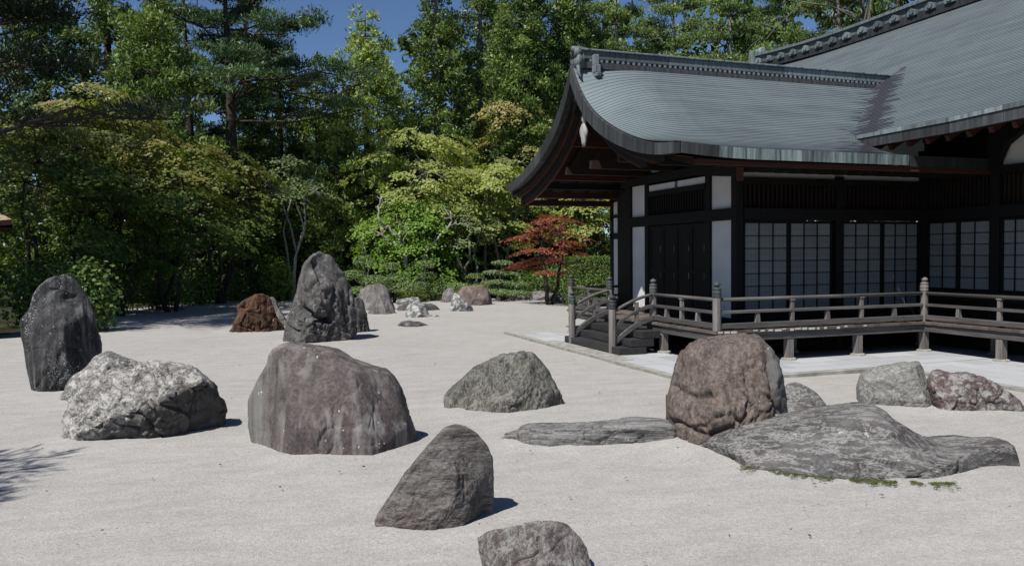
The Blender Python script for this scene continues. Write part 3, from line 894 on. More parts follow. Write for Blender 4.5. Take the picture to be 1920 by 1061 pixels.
for x0, x1 in ((11.27, 12.53), (12.55, 13.80), (14.10, 15.34), (15.36, 16.52)):
    screen(H, (x0, YS+.02, 0.98), 0, x1-x0, 2.16, 3, 7)
for x in (13.95, ): col(x, YS, .05, 4.2, .22)
def beamX(x0, x1, y, z, w, h, nm='beam', mat='wood_black'):
    m = MB(); m.beam((x0, y, z), (x1, y, z), w, h)
    return H(m.build(nm, MAT[mat]))
beamX(11.2, 16.5, YS-.06, 3.29, .14, .27)
beamX(11.2, 16.5, YS-.04, 0.88, .14, .19, 'sill')
beamX(11.2, 16.5, YS-.06, 4.05, .14, .14)
m = MB(); m.box(11.2, 16.55, YS+.05, YS+.09, 3.4, 4.12)
H(m.build('transom_board', MAT['wood_black']))
m = MB()
for x in np.arange(11.3, 16.5, .125): m.box(x-.025, x+.025, YS-.02, YS+.02, 3.44, 3.96)
H(m.build('transom_lattice', MAT['wood_brown']))
m = MB(); m.box(11.2, 16.5, YS-.02, YS+.04, 4.13, 4.42)
H(m.build('plaster_panel', MAT['plaster']))
for x in np.arange(11.25, 16.5, .42):
    m = MB(); m.beam((x, YS-.1, 4.30), (x, 13.7, 4.13), .11, .13)
    H(m.build('rafter_end', MAT['wood_black']))
m = MB(); m.box(11.2, 17.0, YF-.05, YF+.05, .1, 4.4)
H(m.build('rear_wall', MAT['wood_black']))
# lattice skirt under the floor
m = MB()
for x in np.arange(11.2, 16.5, .085): m.box(x-.022, x+.022, YS-.05, YS-.02, .08, .68)
H(m.build('floor_skirt', MAT['wood_brown']))
m = MB(); m.box(11.1, 16.6, YS+.02, YS+.06, .035, .8)
H(m.build('skirt_board', MAT['wood_black']))
m = MB(); m.box(XF+.0, XF+.05, YS, YF, .035, .8)
H(m.build('skirt_board', MAT['wood_black']))

# ------------------------------------------------------------------ main hall
XW, XR = 16.6, 22.0
main = empty('main_hall', (16.6, 10, 0))
tag(main, 'large main temple hall with sweeping grey copper roof rising out of the picture', 'temple hall')
def G(o):
    o.parent = main
    o.location = Vector(o.location) - Vector((16.6, 10, 0))
    return o
def zhall(X, Y):
    s = X-14.0
    return 5.1 + 0.5*s + 0.0164*s*s + np.clip((12.5-Y), 0, 30)*0.028*np.clip(1-s/6, 0, 1) + 0.25*np.clip((Y-24)/5.2, 0, 1)**2
m = MB()
L = []
ss = np.linspace(14, XR, 79)
Yg = np.linspace(29.2, -3, 46)
for i in range(78):
    for X, dz in ((ss[i+1]+.008, 0), (ss[i], 0.011)):
        L.append(np.stack([np.full_like(Yg, X), Yg, zhall(X, Yg)+dz], -1))
# order rows from ridge to eave
L2 = []
for i in range(77, -1, -1): L2 += [L[2*i], L[2*i+1]]
m.quadgrid(L2)
G(m.build('roof', MAT['roof_y']))
m = MB()
m.quadgrid([np.stack([np.full_like(Yg, X), Yg, zhall(44-X, Yg)], -1) for X in np.linspace(XR, 30, 6)])
G(m.build('roof', MAT['roof_y'], smooth=True))
m = MB()
m.quadgrid([np.stack([np.full_like(Yg, X), Yg, zhall(X, Yg)-0.33 + (X-14)*.02], -1) for X in np.linspace(14.05, 17.2, 6)])
G(m.build('soffit', MAT['wood_red'], smooth=True))
# eave edge
y = 16.0
while y > -3:
    m = MB()
    za, zb = float(zhall(14.0, y)), float(zhall(14.0, y-1.19))
    m.hexa([(13.955, y, za-.30), (14.06, y, za-.30), (14.06, y-1.19, zb-.30), (13.955, y-1.19, zb-.30),
            (13.955, y, za-.078), (14.06, y, za-.078), (14.06, y-1.19, zb-.078), (13.955, y-1.19, zb-.078)])
    G(m.build('fascia_plate', MAT['patina_dark']))
    m = MB()
    m.hexa([(13.93, y, za-.076), (14.06, y, za-.076), (14.06, y-1.19, zb-.076), (13.93, y-1.19, zb-.076),
            (13.93, y, za+.012), (14.06, y, za+.012), (14.06, y-1.19, zb+.012), (13.93, y-1.19, zb+.012)])
    G(m.build('drip_edge', MAT['patina_ridge']))
    y -= 1.2
y = 15.6
while y > 1:
    m = MB()
    z0, z1 = float(zhall(14.1, y))-.42, float(zhall(16.9, y))-.36
    m.beam((14.12, y, z0), (16.9, y, z1), .10, .13)
    G(m.build('rafter', MAT['wood_red'])); y -= .5
for x, dz in ((15.0, .56), (16.1, .60)):
    m = MB(); z = float(zhall(x, 14))-dz
    m.beam((x, 15.5, z), (x, 0, z+.2), .18, .2); G(m.build('eave_purlin', MAT['wood_black']))
# main ridge with tile row
def rz_(Y): return 10.15 + 0.30*max(0, (Y-23)/6.2)**2
m = MB(); n_ = 24
Ys = np.linspace(29.2, -3, n_)
for (hw, z0, z1, nm, mt) in ((.30, -.15, .12, 'ridge', 'patina_dark'), (.22, .122, .40, 'ridge_course', 'patina_ridge'), (.32, .402, .50, 'ridge_cap', 'patina_ridge')):
    m = MB()
    for i in range(n_-1):
        a, b = Ys[i], Ys[i+1]
        m.hexa([(XR-hw, a, rz_(a)+z0), (XR+hw, a, rz_(a)+z0), (XR+hw, b, rz_(b)+z0), (XR-hw, b, rz_(b)+z0),
                (XR-hw, a, rz_(a)+z1), (XR+hw, a, rz_(a)+z1), (XR+hw, b, rz_(b)+z1), (XR-hw, b, rz_(b)+z1)])
    G(m.build(nm, MAT[mt]))
tm = MB()
tm.box(-.12, .10, -.20, .20, -.10, .06)
tm.tube([(-.16, 0, .03), (.1, 0, .03)], .10, 10)
tmm = tm.mesh('ridge_tile')
y = 28.9
while y > 14:
    o = link('ridge_tile', tmm, MAT['patina_ridge'], None, (XR-.24, y, rz_(y)+.16)); G(o); y -= .74
m = MB(); m.box(XR-.4, XR+.4, 29.15, 29.5, 9.9, 11.1); m.tube([(XR, 29.6, 11.0), (XR, 29.0, 11.05)], .2, 10)
G(m.build('ridge_ornament', MAT['patina'], bevel=.05))
# walls
def colm(x, y, z0=.05, z1=4.9, w=.24):
    m = MB(); m.box(x-w/2, x+w/2, y-w/2, y+w/2, z0, z1); return G(m.build('column', MAT['wood_black'], bevel=.012))
for y in (15.45, 13.44, 11.3, 9.2, 7.1): colm(XW, y)
def bm(y0, y1, z, w, h, nm='beam', mat='wood_black', x=XW-.08):
    m = MB(); m.beam((x, y0, z), (x, y1, z), w, h); return G(m.build(nm, MAT[mat]))
bm(15.4, 5, 3.29, .12, .27); bm(15.4, 5, 1.34, .12, .22, 'sill'); bm(15.4, 5, 4.22, .12, .18); bm(15.4, 5, 5.2, .14, .2)
for y0, y1, nc in ((15.33, 14.46, 2), (14.44, 13.57, 2), (13.31, 12.38, 3), (12.36, 11.43, 3), (11.17, 10.26, 3), (10.24, 9.33, 3)):
    screen(G, (XW-.02, y0, 1.44), -math.pi/2, y0-y1, 1.70, nc, 6)
m = MB(); m.box(XW+.03, XW+.07, 5, 15.4, .05, 1.44); G(m.build('skirt_board', MAT['wood_black']))
m = MB(); m.box(XW+.03, XW+.07, 5, 15.4, 3.14, 4.3); G(m.build('transom_board', MAT['wood_black']))
m = MB()
for y in np.arange(6, 15.3, .11): m.box(XW-.02, XW+.02, y-.022, y+.022, 3.44, 4.12)
G(m.build('transom_lattice', MAT['wood_brown']))
m = MB(); m.box(XW+.01, XW+.05, 5, 13.32, 4.32, 5.3); G(m.build('plaster_panel', MAT['plaster']))
m = MB(); m.box(XW+.01, XW+.05, 13.5, 15.5, 4.32, 5.3); G(m.build('gable_board', MAT['wood_black']))
m = MB()
m.poly([(XW-.25, 13.44+.09, 5.3), (XW-.25, 13.44+.09, 4.2), (XW-.25, 13.3, 4.35), (XW-.25, 13.1, 4.75), (XW-.25, 12.7, 5.0), (XW-.25, 12.5, 5.3)])
m.poly([(XW-.05, 13.44+.09, 5.3), (XW-.05, 13.44+.09, 4.2), (XW-.05, 13.3, 4.35), (XW-.05, 13.1, 4.75), (XW-.05, 12.7, 5.0), (XW-.05, 12.5, 5.3)][::-1])
for k in range(6):
    pa = [(13.53, 5.3), (13.53, 4.2), (13.3, 4.35), (13.1, 4.75), (12.7, 5.0), (12.5, 5.3)]
    a, b = pa[k], pa[(k+1) % 6]
    m.poly([(XW-.25, *a), (XW-.05, *a), (XW-.05, *b), (XW-.25, *b)])
G(m.build('bracket', MAT['wood_black']))

# ------------------------------------------------------------------ veranda
ver = empty('veranda', (9.69, 14.29, 0))
tag(ver, 'weathered grey timber veranda with low railing running round the hall', 'veranda')
def V(o, par=None):
    o.parent = ver if par is None else par
    if par is None: o.location = Vector(o.location) - Vector((9.69, 14.29, 0))
    return o
X0, Y0, XM, YE = 9.69, 14.29, 15.35, 21.80
DZ = 0.77
def board_mesh(lx, ly):
    m = MB(); m.box(-lx/2, lx/2, -ly/2, ly/2, -.06, 0); return m.mesh('deck_board')
bA, bB = board_mesh(.178, 1.30), board_mesh(1.44, .178)
bC = board_mesh(1.30, .178)
pe = MB(); pe.box(-.07, .07, -.004, 0, -.052, -.012); pe = pe.mesh('end_paint')
rs = random.Random(11)
x = X0+.0
while x < 16.5:
    o = V(link('deck_board', bA, MAT['wood_deck'], None, (x, Y0-.10+.65, DZ+rs.uniform(-.004, .004))))
    if rs.random() < .62 and x < 13.6:
        e = link('end_paint', pe, MAT['white_paint'], o, (rs.uniform(-.02, .02), -.65, 0)); e.scale = (rs.uniform(.4, 1.2), 1, rs.uniform(.5, 1.2))
    x += .182
y = Y0+1.21+.09
while y < YE+.1:
    V(link('deck_board', bB, MAT['wood_deck'], None, (X0-.10+.72, y, DZ+rs.uniform(-.004, .004)))); y += .182
y = Y0-.2
while y > 4:
    V(link('deck_board', bC, MAT['wood_deck'], None, (XM-.10+.65, y, DZ+rs.uniform(-.004, .004)))); y -= .182
def beam_v(a, b, w, h, nm, mat):
    m = MB(); m.beam(a, b, w, h); return V(m.build(nm, MAT[mat], bevel=.008))
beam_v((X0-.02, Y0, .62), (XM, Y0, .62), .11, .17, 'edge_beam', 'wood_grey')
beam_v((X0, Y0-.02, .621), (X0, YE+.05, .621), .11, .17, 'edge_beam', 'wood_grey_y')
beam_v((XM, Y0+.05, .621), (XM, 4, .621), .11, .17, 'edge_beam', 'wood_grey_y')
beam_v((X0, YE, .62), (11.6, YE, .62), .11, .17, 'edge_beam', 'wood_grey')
POSTM = MB(); POSTM.box(-.075, .075, -.075, .075, .05, .535)
POSTM = POSTM.mesh('support_post')
BASE = MB(); BASE.lathe([(.17, 0), (.165, .04), (.13, .052)], 10); BASE = BASE.mesh('base_stone')
for px, py in ((X0+.02, Y0+.02), (11.54, Y0+.03), (13.43, Y0+.03), (XM+.02, Y0+.02), (X0+.03, 16.5), (X0+.03, 19.7), (X0+.02, YE-.02),
               (XM+.03, 12.33), (XM+.03, 10.3), (XM+.03, 8.3), (12.5, YS-.15), (14.4, YS-.15), (16.4, YS-.2), (16.3, 13.2), (16.3, 11.2)):
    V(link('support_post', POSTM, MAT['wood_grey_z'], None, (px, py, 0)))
    V(link('base_stone', BASE, MAT['kerb'], None, (px, py, .064)))
# railings
def newel(parent_fn, x, y, z0, z1, bronze=True):
    m = MB()
    m.lathe([(.088, z0), (.088, z1-.30), (.08, z1-.29)], 14)
    o = parent_fn(m.build('newel_post', MAT['wood_grey_z'], smooth=False, loc=(x, y, 0)))
    m = MB()
    pr = [(.093, z1-.33), (.096, z1-.31), (.093, z1-.29), (.092, z1-.25), (.097, z1-.24), (.097, z1-.215), (.091, z1-.205), (.089, z1-.16), (.094, z1-.155), (.09, z1-.13),
          (.05, z1-.122), (.045, z1-.108), (.066, z1-.09), (.078, z1-.064), (.074, z1-.04), (.05, z1-.018), (.022, z1-.006), (.004, z1+.012)]
    m.lathe(pr, 14)
    m.build('finial', MAT['bronze'] if bronze else MAT['wood_grey_z'], o, smooth=True)
    return o
for (x, y, b) in ((X0, Y0, 1), (X0, 16.93, 1), (X0, 19.25, 1), (X0, 21.77, 1), (XM, Y0, 0), (XM, 8.2, 1)):
    newel(V, x, y, DZ, 1.80, b)
def railrun(ax, fixed, a, b, talls, shorts):
    mt = 'wood_grey' if ax == 'x' else 'wood_grey_y'
    P = (lambda s, z: (s, fixed, z)) if ax == 'x' else (lambda s, z: (fixed, s, z))
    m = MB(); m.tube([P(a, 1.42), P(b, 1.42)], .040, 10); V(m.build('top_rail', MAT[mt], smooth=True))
    m = MB(); m.beam(P(a, 1.155), P(b, 1.155), .10, .062); V(m.build('middle_rail', MAT[mt], bevel=.006))
    m = MB(); m.beam(P(a, .865), P(b, .865), .10, .105); V(m.build('bottom_rail', MAT[mt], bevel=.008))
    for s in talls:
        c = P(s, 0)
        m = MB(); m.box(c[0]-.042, c[0]+.042, c[1]-.042, c[1]+.042, .918, 1.123)
        m.box(c[0]-.038, c[0]+.038, c[1]-.038, c[1]+.038, 1.187, 1.36)
        m.box(c[0]-.055, c[0]+.055, c[1]-.055, c[1]+.055, 1.36, 1.392)
        V(m.build('baluster', MAT['wood_grey_z'], bevel=.006))
    for s in shorts:
        c = P(s, 0)
        w = .06
        m = MB(); m.hexa([(c[0]-w, c[1]-w*.6, .918), (c[0]+w, c[1]-w*.6, .918), (c[0]+w, c[1]+w*.6, .918), (c[0]-w, c[1]+w*.6, .918),
                          (c[0]-w*.6, c[1]-w*.6, 1.123), (c[0]+w*.6, c[1]-w*.6, 1.123), (c[0]+w*.6, c[1]+w*.6, 1.123), (c[0]-w*.6, c[1]+w*.6, 1.123)])
        V(m.build('strut', MAT['wood_grey_z']))
railrun('x', Y0, X0+.06, XM-.06, (11.60, 13.50), (10.7, 12.55, 14.45))
railrun('y', X0, Y0+.06, 16.87, (15.65,), (15.0, 16.3))
railrun('y', X0, 19.31, 21.71, (20.5,), (19.95, 21.1))
railrun('y', XM, Y0-.06, 4.0, (12.35, 10.3), (13.35, 11.3, 9.3))
railrun('x', 21.77, X0+.06, 11.5, (10.6,), (10.15, 11.05))

# ------------------------------------------------------------------ staircase
st = empty('wooden_staircase', (9.1, 18.0, 0.06))
tag(st, 'short dark timber staircase with curved handrails in front of the hall doors', 'staircase')
def S(o):
    o.parent = st
    o.location = Vector(o.location) - Vector((9.1, 18.0, .06))
    return o
for k, (x0, x1, zt) in enumerate(((8.50, 9.22, .235), (8.80, 9.42, .415), (9.10, 9.585, .595))):
    m = MB(); m.box(x0, x1, 16.42, 19.55, zt-.17, zt); S(m.build('step', MAT['wood_step'], bevel=.012))
m = MB(); m.box(8.75, 9.5, 16.75, 19.2, .06, .24); S(m.build('stair_base', MAT['wood_step']))
m = MB(); m.box(8.16, 8.44, 15.6, 19.9, .05, .085); S(m.build('stone_sill', MAT['kerb'], bevel=.008))
def srail(y, zs, ze, w, h, round_=False):
    m = MB()
    q = np.linspace(0, 1, 9)
    pts = []
    for s in q:
        x = X0-.07-(X0-.07-8.63)*s
        drop = (zs-ze)*(s**1.75*.75+s*.25)
        pts.append((x, y, zs-drop))
    if round_: m.tube(pts, .040, 10)
    else:
        for i in range(8):
            a, b = pts[i], pts[i+1]
            m.hexa([(a[0], y-w/2, a[2]-h/2), (b[0], y-w/2, b[2]-h/2), (b[0], y+w/2, b[2]-h/2), (a[0], y+w/2, a[2]-h/2),
                    (a[0], y-w/2, a[2]+h/2), (b[0], y-w/2, b[2]+h/2), (b[0], y+w/2, b[2]+h/2), (a[0], y+w/2, a[2]+h/2)])
    return m
for y in (16.86, 19.18):
    S(srail(y, 1.42, 1.06, 0, 0, True).build('handrail', MAT['wood_grey'], smooth=True))
    S(srail(y, 1.155, .72, .09, .075).build('handrail', MAT['wood_grey']))
    S(srail(y, .865, .34, .10, .12).build('handrail', MAT['wood_grey']))
    newel(S, 8.56, y, .07, 1.44)
    m = MB(); m.box(9.16, 9.24, y-.035, y+.035, .62, 1.25); S(m.build('baluster', MAT['wood_grey_z']))

# ------------------------------------------------------------------ rocks
def rockmat(name, c1, c2, c3, streak=(1, 1, 1), rot=0.0, lich=0.0, lscale=9.0, lcol=(0.55, 0.55, 0.52), vein=0.0, mottle=0.0, mcol=(0.5, 0.5, 0.48), bump=0.6, scale=1.0, moss=0.0, speck=0.0, crack=0.0, pale=0.0, pcol=(.27, .26, .245), zone=None):
    n = N(name)
    v = n.coord('Object', (1, 1, 1), (0, rot, 0))
    vs_ = n.coord('Object', streak, (0, rot, 0))
    warp = n.noise(v, 1.3*scale, 3)
    a = n.noise(vs_, 2.2*scale, 10, 0.68, 0.3)
    b = n.noise(v, 0.9*scale, 4, 0.6)
    f_ = n.noise(v, 26*scale, 5, 0.7)
    c = n.ramp(a, [(0.30, c1), (0.52, c2), (0.75, tuple(min(1, x*1.45) for x in c2))])
    c = n.mix(n.ramp(b, [(0.42, 0.0), (0.62, 0.85)]), c, c3)
    c = n.mix(0.8, c, n.mix(1.0, c, n.ramp(f_, [(0.28, 0.30), (0.48, 0.85), (0.75, 1.75)]), 'MULTIPLY'))
    if pale:
        w = n.noise(n.coord('Object', tuple(q*1.15 for q in streak), (0, rot, 0), (3, 5, 7)), 1.5*scale, 5, 0.55, 0.3)
        k = n.math('MULTIPLY', n.ramp(w, [(0.46, 0.0), (0.60, 1.0)]), n.ramp(n.noise(v, 1.0, 3), [(0.36, 0.0), (0.54, 1.0)]))
        c = n.mix(n.math('MULTIPLY', k, pale), c, pcol)
    if crack:
        wv = n.new('ShaderNodeTexNoise'); n.set(wv.inputs['Vector'], v); wv.inputs['Scale'].default_value = 5*scale; wv.inputs['Detail'].default_value = 5
        for sc_, wd in ((5.0*scale, .07), (13*scale, .10)):
            e = n.voro(n.mix(0.16, v, wv.outputs[1]), sc_, 'DISTANCE_TO_EDGE', 0)
            k = n.ramp(e, [(0.0, 1.0), (wd, 0.0)])
            c = n.mix(n.math('MULTIPLY', k, crack), c, tuple(q*.35 for q in c1))
    if vein:
        w = n.noise(vs_, 3.4*scale, 8, 0.72, 0.25)
        d = n.math('ABSOLUTE', n.math('SUBTRACT', w, 0.5))
        k = n.ramp(d, [(0.0, 1.0), (0.035, 0.0)])
        c = n.mix(n.math('MULTIPLY', k, vein), c, (0.52, 0.50, 0.47))
    if mottle:
        w = n.noise(v, 5.0*scale, 10, 0.8, 0.0)
        k = n.ramp(w, [(0.56-0.12*mottle, 0.0), (0.60-0.12*mottle, 1.0)])
        c = n.mix(n.math('MULTIPLY', k, 0.85), c, mcol)
    if zone:                           # part of the stone recoloured; on the white rock it paints undercut shade
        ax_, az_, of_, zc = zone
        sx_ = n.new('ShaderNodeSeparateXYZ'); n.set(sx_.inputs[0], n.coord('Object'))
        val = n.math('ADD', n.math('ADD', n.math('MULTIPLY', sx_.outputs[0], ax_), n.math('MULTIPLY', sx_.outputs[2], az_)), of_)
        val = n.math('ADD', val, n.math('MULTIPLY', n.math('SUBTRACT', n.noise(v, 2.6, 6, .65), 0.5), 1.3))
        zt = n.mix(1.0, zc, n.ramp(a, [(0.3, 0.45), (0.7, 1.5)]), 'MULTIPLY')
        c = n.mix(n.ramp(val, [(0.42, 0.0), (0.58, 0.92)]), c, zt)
    if lich:
        dv = n.voro(n.mix(0.06, v, n.new('ShaderNodeTexNoise').outputs[1]), lscale, 'F1', 0)
        pick = n.voro(v, lscale, 'F1', 1)
        sp = n.new('ShaderNodeSeparateColor'); n.set(sp.inputs[0], pick)
        r_ = n.math('MULTIPLY', n.math('SUBTRACT', sp.outputs[0], 1-lich), 0.42/max(lich, .01)*1.0)
        edge = n.math('ADD', r_, n.math('MULTIPLY', n.math('SUBTRACT', f_, 0.5), 0.16))
        k = n.math('MULTIPLY', n.math('LESS_THAN', dv, edge), n.ramp(n.noise(v, 1.5*scale, 3, .6), [(0.47, 0.0), (0.56, 1.0)]))
        c = n.mix(n.math('MULTIPLY', k, 0.9), c, lcol)
    if speck:
        dv = n.voro(v, 34, 'F1', 0)
        pt = n.noise(n.coord('Object', (1.6, 1, .6)), 1.9, 4, 0.7)
        k = n.math('MULTIPLY', n.math('LESS_THAN', dv, 0.30), n.ramp(pt, [(0.52-.1*speck, 0.0), (0.66-.1*speck, 1.0)]))
        c = n.mix(n.math('MULTIPLY', k, 0.85), c, (0.55, 0.55, 0.53))
    if moss:
        mm = n.noise(v, 3.0, 5)
        k = n.ramp(mm, [(0.5, 0.0), (0.66, 1.0)])
        c = n.mix(n.math('MULTIPLY', k, moss), c, (0.085, 0.10, 0.05))
    cr = n.voro(n.mix(0.35, v, n.mix(1.0, (0, 0, 0), warp, 'ADD')), 2.6*scale, 'DISTANCE_TO_EDGE', 0)
    crk = n.ramp(cr, [(0.0, 0.0), (0.05, 1.0)])
    nr = n.bump(a, min(1.0, bump), 0.045)
    nr = n.bump(f_, min(1.0, bump), 0.020, nr)
    nr = n.bump(n.noise(v, 75*scale, 3, 0.7), bump*0.7, 0.010, nr)
    nr = n.bump(crk, bump*0.25, 0.03, nr)
    return n.done(c, 0.82, nr, 0.25)

def outline_radius(ol, c, th):
    """farthest hit of a ray from c at each angle with the closed outline"""
    P = np.array(ol, float)
    Q = np.roll(P, -1, 0)
    R = np.zeros(len(th))
    for k, t in enumerate(th):
        d = np.array([math.cos(t), math.sin(t)])
        e = Q-P
        den = d[0]*e[:, 1]-d[1]*e[:, 0]
        w = P-c
        with np.errstate(divide='ignore', invalid='ignore'):
            s = (w[:, 0]*e[:, 1]-w[:, 1]*e[:, 0])/den
            u = (w[:, 0]*d[1]-w[:, 1]*d[0])/den
        ok = (np.abs(den) > 1e-9) & (u >= -1e-6) & (u <= 1+1e-6) & (s > 0)
        R[k] = s[ok].max() if ok.any() else 0.05
    return R

def make_rock(key, name, label, mat, seed, group=None, p=2.7, facets=7, rough=0.045, strata=0.0, sang=0.0, nt=120, nr=34, notches=(), cat='rock', back=0.9, fine=0.35, lean=0.0, chisel=0.82, block=0.0, cuts=(), under=0.0, frac=.008):
    x, y, ang, tf, ol = ROCKS[key]
    rng = np.random.default_rng(seed)
    ol = [tuple(q) for q in ol]
    zmax = max(q[1] for q in ol)
    u0, u1 = ol[0][0], ol[-1][0]
    sz = max(zmax, (u1-u0))
    bury = -0.22*max(0.6, zmax)
    full = ol + [(u1+0.02*sz, bury), (u0-0.02*sz, bury)]
    c = np.array([(u0+u1)/2, 0.02*zmax])
    if zmax < 0.35*(u1-u0): c[1] = bury*0.5
    th = np.linspace(0, 2*math.pi, nt, endpoint=False)
    R = outline_radius(full, c, th)
    R = (np.roll(R, 1)+2*R+np.roll(R, -1))/4*0.5 + R*0.5
    s = np.sin(np.linspace(0, math.pi/2, nr+1))[1:]
    V_ = []
    for sgn, T in ((-1, tf), (1, tf*back)):
        for i in range(nr if sgn < 0 else nr-1):
            si = s[i]
            dep = T*(1-si**p)**(1/p)
            V_.append(np.stack([c[0]+R*si*np.cos(th), np.full(nt, sgn*dep), c[1]+R*si*np.sin(th)], -1))
    V_ = np.array(V_).reshape(-1, 3)
    ctr = np.array([[c[0], -tf, c[1]], [c[0], tf*back, c[1]]])
    V_ = np.concatenate([V_, ctr])
    iF, iB = len(V_)-2, len(V_)-1
    F = []
    def ring(i, sgn): return (i*nt) if sgn < 0 else (nr*nt + i*nt)
    for k in range(nt):
        k2 = (k+1) % nt
        F.append((iF, k, k2))
        for i in range(nr-1): F.append((i*nt+k, (i+1)*nt+k, (i+1)*nt+k2, i*nt+k2))
        o = nr*nt
        F.append((iB, o+k2, o+k))
        for i in range(nr-2): F.append((o+i*nt+k2, o+(i+1)*nt+k2, o+(i+1)*nt+k, o+i*nt+k))
        F.append((o+(nr-2)*nt+k2, (nr-1)*nt+k2, (nr-1)*nt+k, o+(nr-2)*nt+k))
    if lean: V_[:, 1] += lean*np.clip(V_[:, 2], 0, None)
    if under:                          # foot of the front drawn back under an overhang
        zz = np.clip(V_[:, 2]/zmax, 0, 1)
        V_[:, 1] = np.where(V_[:, 1] < 0, V_[:, 1]*(1-under*(1-zz)**1.3), V_[:, 1])
    # broad flat cuts on the front and back; the outline itself stays
    cl = []
    for k in range(facets):
        fy = -1 if rng.random() < .75 else 1
        cl.append((rng.normal()*0.6, fy*rng.uniform(.5, 1.0), rng.normal()*0.5+0.25, rng.uniform(chisel-.10, chisel+.08)))
    for (a_, b_, c_, q_) in list(cuts)+cl:
        nvec = np.array([a_, b_, c_], float)
        nvec /= np.linalg.norm(nvec)
        pr = V_ @ nvec
        wgt = np.clip((np.abs(V_[:, 1])/(.30*tf))**1.0, 0.12, 1)
        V_ -= np.outer(np.clip(pr-pr.max()*q_, 0, None)*0.95*wgt, nvec)
    me = bpy.data.meshes.new(name)
    me.from_pydata([tuple(a) for a in V_], [], F)
    me.update()
    def normals():
        a = np.zeros(len(V_)*3)
        me.vertices.foreach_get('normal', a)
        return a.reshape(-1, 3)
    nrm = normals()
    inside = 0.45+0.55*np.clip(np.abs(V_[:, 1])/(0.5*tf+1e-6), 0, 1)      # keep the outline close, roughen the faces
    off = rng.uniform(-50, 50, 3)
    q = V_/sz
    ca, sa = math.cos(sang), math.sin(sang)
    qr = np.stack([q[:, 0]*ca+q[:, 2]*sa, q[:, 1], -q[:, 0]*sa+q[:, 2]*ca], -1)
    d = rough*sz*fbm(q*3.1+off, 4)
    d += rough*0.7*sz*(ridged(q*4.2+off+31, 3)-0.35)
    if strata:
        d += strata*sz*ridged(qr*np.array([9.0, 5.0, 1.3])+off, 3)
        d += .45*strata*sz*ridged(qr*np.array([24.0, 14.0, 3.2])+off, 2)
    if frac:                           # fractured faces: tilted plates parted by cracks
        for fs, fa in ((1.0, 1.0), (2.3, .45)):
            warp_ = .22*np.stack([pn(q*3+off+7), pn(q*3+off+19), pn(q*3+off+41)], -1)
            F1, F2, hid, vec = worley((qr+warp_)*np.array([4.6, 3.0, 2.6])*fs+off, seed)
            d += frac*fa*sz*((hid[:, 0]-.5) + (vec*(hid-.5)).sum(1)*1.6)
            d -= frac*fa*sz*1.1*np.exp(-((F2-F1)/.07)**2)*(hid[:, 1] > .35)
    if block:
        cell = np.floor(qr*np.array([5, 3, 6])+0.6*fbm(q*5+off, 2)[:, None])
        hsh = np.sin(cell @ np.array([12.9, 78.2, 37.7]))*43758.5
        d += block*sz*((hsh-np.floor(hsh))-.5)
    d += fine*rough*sz*fbm(q*17+off, 3)
    for (pts, wd, dp) in notches:
        pts = np.array(pts, float)
        best = np.full(len(V_), 1e9)
        for a, b in zip(pts[:-1], pts[1:]):
            ab = b-a
            t = np.clip(((V_[:, [0, 2]]-a) @ ab)/(ab @ ab), 0, 1)
            best = np.minimum(best, np.linalg.norm(V_[:, [0, 2]]-(a+t[:, None]*ab), axis=1))
        d -= np.where(V_[:, 1] < 0.2*tf, dp*np.exp(-(best/wd)**2), 0)
    V_ = V_ + nrm*(d*inside)[:, None]
    me.vertices.foreach_set('co', V_.reshape(-1))
    me.update()
    me.polygons.foreach_set('use_smooth', [True]*len(me.polygons))
    o = link(name, me, mat, None, (x, y, 0), ang)
    return tag(o, label, cat, group)

GR = (0.055, 0.050, 0.048)
RM = {}
RM['dark'] = rockmat('black_lichened_rock', (0.014, 0.014, 0.015), (0.050, 0.050, 0.051), (0.028, 0.028, 0.028), (4, 4, .35), 0.1, 0.08, 12, (0.42, .42, .40), 0, 0, bump=.8, speck=.1, pale=.75, pcol=(.15, .15, .147))
RM['white'] = rockmat('white_veined_rock', (0.10, 0.092, 0.085), (0.36, 0.345, 0.325), (0.17, .155, .145), (1.6, 1.6, 2.6), .25, 0, 9, vein=.35, mottle=.4, mcol=(.47, .455, .425), bump=1.0, scale=1.2, crack=.85, zone=(.55, -.95, .80, (.085, .078, .072)))  # zone paints the shade of the undercut into the lower right colour
RM['white2'] = rockmat('grey_veined_rock', (0.07, 0.065, 0.062), (0.20, 0.19, 0.18), (0.11, .105, .10), (1, 1, 2), .4, 0, 9, vein=.5, mottle=.2, bump=.9, scale=1.2, crack=.5)
RM['rust'] = rockmat('rusty_brown_rock', (0.035, 0.018, 0.011), (0.105, 0.052, 0.030), (0.06, .036, .026), (1, 1, 1.6), 0, .03, 12, bump=1.0, crack=.5, scale=.7)
RM['tall'] = rockmat('dark_grey_craggy_rock', (0.026, 0.024, 0.024), (0.082, 0.076, 0.075), (0.062, .054, .053), (2.8, 2.8, .6), .15, .16, 24, (.26, .26, .24), 0, .05, (.20, .205, .19), bump=1.1, pale=.45, pcol=(.17, .17, .16))
RM['slab'] = rockmat('purple_brown_streaked_rock', (0.044, 0.037, 0.036), (0.092, 0.076, 0.073), (0.078, .061, .060), (3.6, 3.6, .22), -.12, .10, 17, (.60, .60, .57), 0, 0, bump=.45, pale=.8, pcol=(.20, .19, .178), zone=(-1.3, -.25, -.35, (.15, .145, .135)))
RM['lean'] = rockmat('brown_grey_rock', (0.030, 0.027, 0.026), (0.088, 0.078, 0.074), (0.072, .056, .053), (.45, 2.8, 4.6), -.9, .04, 7.5, (.58, .58, .55), .22, 0, (.26, .25, .23), bump=.8, pale=.6, pcol=(.185, .172, .152))
